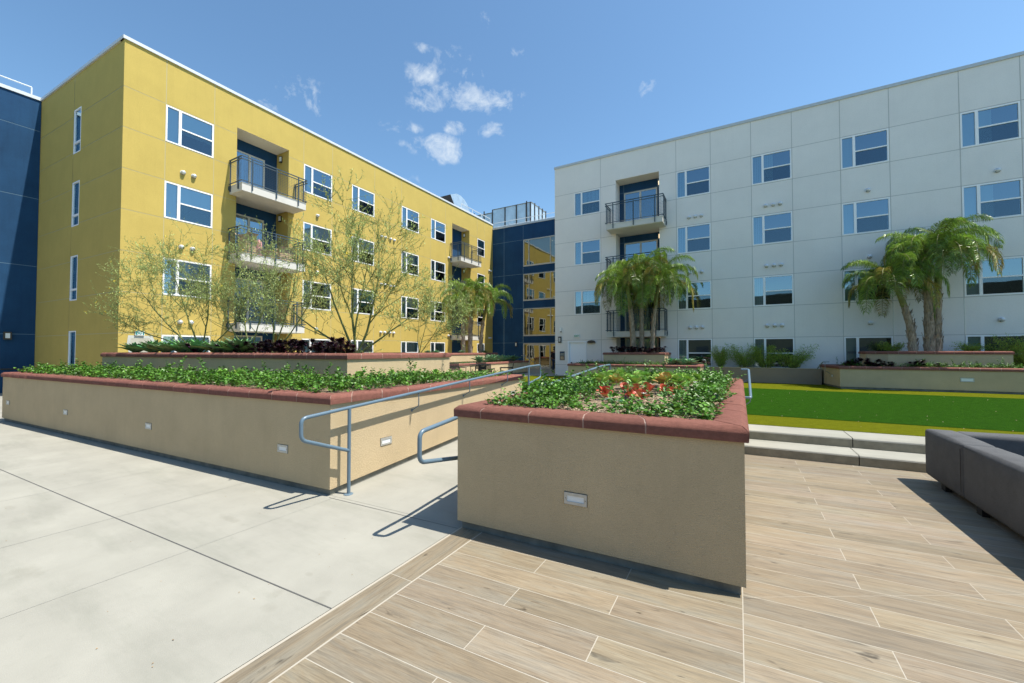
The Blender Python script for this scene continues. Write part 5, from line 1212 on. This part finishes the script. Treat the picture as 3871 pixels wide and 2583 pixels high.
# --- queen palms
M['palmy'] = mat('dry_palm_leaf', (0.30, 0.24, 0.07), 0.55, attr=True, transl=0.2)
M['cshaft'] = mat('palm_crownshaft', (0.20, 0.20, 0.06), 0.6, 0.3, 6, 0.3, 30)
def palm(x, y, z, ht, lean, nf, fl_, seed, label, group, rb=.16, ymax=None, cone=1.0):
    root = empty('palm_tree', (x, y, z), label, 'palm', group); r = random.Random(seed); tr = MB(); sh = MB(); cr = MB()
    lx, ly = lean; pts = []; rr = []; K = 14
    for i in range(K + 1):
        f = i / K; pts.append(Vector((lx * f * f, ly * f * f, ht * f))); rr.append(rb * (1.12 - .45 * f) * (1 + .10 * math.sin(i * 2.3) + r.uniform(-.05, .05)))
    ks = int(K * .62)
    tr.tube(pts[:ks + 1], rr[:ks + 1], 14, M['bark'])
    for i in range(70):   # ragged old leaf bases
        f = r.uniform(0, ks / K) ; j = min(int(f * K), K - 1); a = r.uniform(0, 6.28); c = pts[j].lerp(pts[j + 1], f * K - j); o = Vector((math.cos(a), math.sin(a), 0)); s = Vector((-math.sin(a), math.cos(a), 0)); ra_ = rr[j] * 1.0
        p = c + o * ra_; w_ = r.uniform(.03, .06); h = r.uniform(.12, .30); k = r.uniform(.6, 1.5)
        tr.shared([p - s * w_ - o * .02, p + s * w_ - o * .02, p + s * w_ * .55 + o * .03 + Vector((0, 0, h)), p - s * w_ * .35 + o * .045 + Vector((0, 0, h * .9))], [(0, 1, 2, 3)], M['bark'])
    tr.build('trunk', M['bark'], root)
    sh.tube(pts[ks:], [q * .95 for q in rr[ks:]], 12, M['cshaft'])
    top = pts[-1]
    for i in range(nf):
        f = i / nf; a = i * 2.39996 + r.uniform(-.2, .2); el = R(87 - 62 * f ** .85 + r.uniform(-6, 6)); L_ = fl_ * r.uniform(.85, 1.08) * (1 - .12 * (1 - f)); yel = r.random() < (.10 + .35 * (f > .72))
        o = Vector((math.cos(a), math.sin(a), 0)); q = top - Vector((0, 0, .30 + .35 * f)) + o * .05; e = el; n = 17; rp = [q.copy()]; ds = []
        g = r.uniform(4.6, 7.0) * (1.15 if f > .5 else 1.0)
        tw = r.uniform(-.05, .05)
        for k in range(n):
            d = o * math.cos(e) + Vector((0, 0, 1)) * math.sin(e); q = q + d * (L_ / n); rp.append(q.copy()); ds.append(d.copy()); e -= R(g + k * .62 * (1 if f > .2 else .5)); e = max(e, R(-86)); o = (o + Vector((-o.y, o.x, 0)) * tw * .3).normalized()
        if ymax is not None:
            for p in rp:
                wy = y + p.y
                if wy > y + .1: p.y = .1 + (wy - y - .1) * min(1, (ymax - y - .1) / (fl_ * .8))
        sh.tube(rp, [.022 * (1 - .85 * k / n) + .003 for k in range(n + 1)], 5, M['cshaft'], False)
        tone = r.uniform(.7, 1.25)
        for k in range(9, n * 3):
            t = k / (n * 3); idx = min(int(t * n), n - 1); p = rp[idx].lerp(rp[idx + 1], t * n - idx); d = ds[idx]; s = d.cross(Vector((0, 0, 1)))
            if s.length < .05: s = Vector((-math.sin(a), math.cos(a), 0))
            s.normalize(); ll = L_ * .235 * math.sin(math.pi * min(1, .10 + t * .86)) ** .6 * r.uniform(.8, 1.15)
            for sg in (-1, 1):
                for rep in (0, 1, 2):
                    dd = (s * sg * r.uniform(.75, 1.1) + d * r.uniform(.35, .9) + Vector((0, 0, r.uniform(-.25, .45)))).normalized()
                    p1 = p + dd * ll * .5; p2 = p1 + (dd * .55 + Vector((0, 0, -r.uniform(.6, 1.5)))).normalized() * ll * .55
                    w_ = (d * .6 + Vector((0, 0, .5)) + rv(r, .3)).normalized() * r.uniform(.006, .011); c_ = tone * r.uniform(.5, 1.7); mt = M['palmy'] if (yel and r.random() < .8) else M['palm']
                    cr.shared([p - w_ * .5, p + w_ * .5, p1 + w_, p1 - w_, p2], [(0, 1, 2, 3), (3, 2, 4)], mt, (c_, c_, c_ * r.uniform(.7, 1.0)))
    sh.build('crownshaft', M['cshaft'], root, auto=60); cr.build('crown', M['palm'], root); return root
G2, G3, G4 = 'palms in the far left planter', 'palms in the middle planter', 'palms in the right planter'
palm(-15.5, 20.8, 1.68, 3.9, (-.1, 0), 22, 2.3, 601, 'left palm of the far trio before the yellow wall', G2, .12)
palm(-15.35, 21.35, 1.68, 4.2, (.15, .1), 22, 2.3, 602, 'middle palm of the far trio before the yellow wall', G2, .14)
palm(-15.3, 22.5, 1.68, 3.9, (.5, .3), 19, 2.4, 603, 'right palm of the far trio, slimmer, beside the dark blue wall', G2, .12)
palm(-4.80, 21.25, 1.72, 4.0, (-.35, -.1), 25, 2.6, 611, 'left palm of the middle trio in front of the pale balconies', G3, .13, 23.0)
palm(-4.42, 21.5, 1.72, 4.4, (.05, -.05), 25, 2.6, 612, 'middle and tallest palm of the trio in front of the pale balconies', G3, .10, 23.0)
palm(-3.85, 21.35, 1.72, 4.0, (.45, 0), 23, 2.5, 613, 'right palm of the middle trio, thin trunk, before the pale balconies', G3, .10, 23.0)
palm(6.10, 21.9, 1.79, 3.2, (-.70, -.1), 22, 2.35, 621, 'left palm in the right planter, lower and leaning left', G4, .125, 23.0)
palm(6.60, 21.95, 1.79, 4.3, (-.02, -.05), 23, 2.45, 622, 'tall palm in the middle of the right planter', G4, .145, 23.0)
palm(6.84, 22.0, 1.79, 4.35, (.16, 0), 21, 2.45, 623, 'rightmost palm with pale ragged trunk in the right planter', G4, .125, 23.0)
# --- bamboo clumps and other shrubs
def bamboo(x, y, z, h, w, n, seed, label, group='bamboo clumps along the pale wall', arch=.5):
    root = empty('bamboo', (x, y, z), label, 'bamboo', group); r = random.Random(seed); st = MB(); lf = MB()
    for i in range(n):
        a = r.uniform(0, 6.28); o = Vector((math.cos(a), math.sin(a) * .35, 0)); b = o * r.uniform(0, w * .25); H_ = h * r.uniform(.55, 1.1); pts = []; K = 8
        for k in range(K + 1):
            f = k / K; pts.append(b + o * (w * .55 * f ** 1.6 * r.uniform(.8, 1.1)) + Vector((0, 0, H_ * (f - arch * .25 * f ** 3))))
        st.tube(pts, [.007 * (1 - .7 * k / K) + .001 for k in range(K + 1)], 4, M['cshaft'], False)
        for k in range(2, K + 1):
            for _ in range(r.randint(7, 12)):
                p = pts[k] + rv(r, .09); d = (rv(r) + Vector((0, 0, -.35)) + o * .3).normalized(); c_ = r.uniform(.6, 1.4); leaf(lf, p, d, Vector((0, 0, 1)) + rv(r, .5), r.uniform(.06, .11), .016, None, (c_ * r.uniform(.9, 1.3), c_, c_), .1, .2)
    st.build('culms', M['cshaft'], root)['kind'] = 'stuff'; lf.build('foliage', M['bamboo'], root); return root
for i, (x, h, w_, n) in enumerate([(-.78, 1.15, .55, 34), (.28, 1.25, 1.05, 42), (1.15, 1.2, .9, 40), (2.15, 1.15, 1.35, 38)]):
    bamboo(x, 22.70, .98, h, w_, n, 700 + i, ('leftmost, narrow upright', 'second, wide arching', 'third, dense leafy', 'rightmost, loosely spreading')[i] + ' bamboo clump behind the low wall')
bamboo(9.35, 22.2, 1.16, 1.25, 1.3, 60, 710, 'dense leafy shrub at the right edge beside the upper palm planter', arch=.3)
bamboo(5.6, 22.4, 1.78, .45, .6, 14, 711, 'sparse low bamboo left of the right palm trunks', 'low bamboo under the right palms')
bamboo(7.9, 22.4, 1.78, .40, .7, 14, 712, 'sparse low bamboo right of the right palm trunks', 'low bamboo under the right palms')
m = MB(); rl = random.Random(4)
for i in range(70):   # fallen leaves and specks on paving
    x, y = rl.uniform(-9, -2.7), rl.uniform(.6, 3.2); a = rl.uniform(0, 6.28); l_ = rl.uniform(.003, .009); k = rl.uniform(.4, 1.2)
    d = Vector((math.cos(a), math.sin(a), 0)) * l_; s = Vector((-math.sin(a), math.cos(a), 0)) * l_ * .5; p = Vector((x, y, .005)); m.face([p - d, p - s, p + d, p + s], None, (k, k * .8, k * .5))
tag(m.build('leaf_litter', M['chip']), 'scattered specks of dry leaf on the concrete paving', 'leaf litter', kind='stuff')

m = MB(); rl = random.Random(14)
for i in range(130):
    y = 9.9 + rl.random() ** 1.5 * 8.5; x = rl.uniform(-.2, 10); s_ = .004 + .0005 * y; a = rl.uniform(0, 6.28); d = Vector((math.cos(a), math.sin(a), .3)) * s_; s = Vector((-math.sin(a), math.cos(a), .2)) * s_ * .6; p = Vector((x, y, UP + .022)); k = rl.uniform(1.2, 2.2)
    m.face([p - d, p - s, p + d, p + s], None, (k, k, k))
tag(m.build('fallen_petals', M['chip']), 'tiny pale petals scattered over the green lawn', 'petals', kind='stuff')
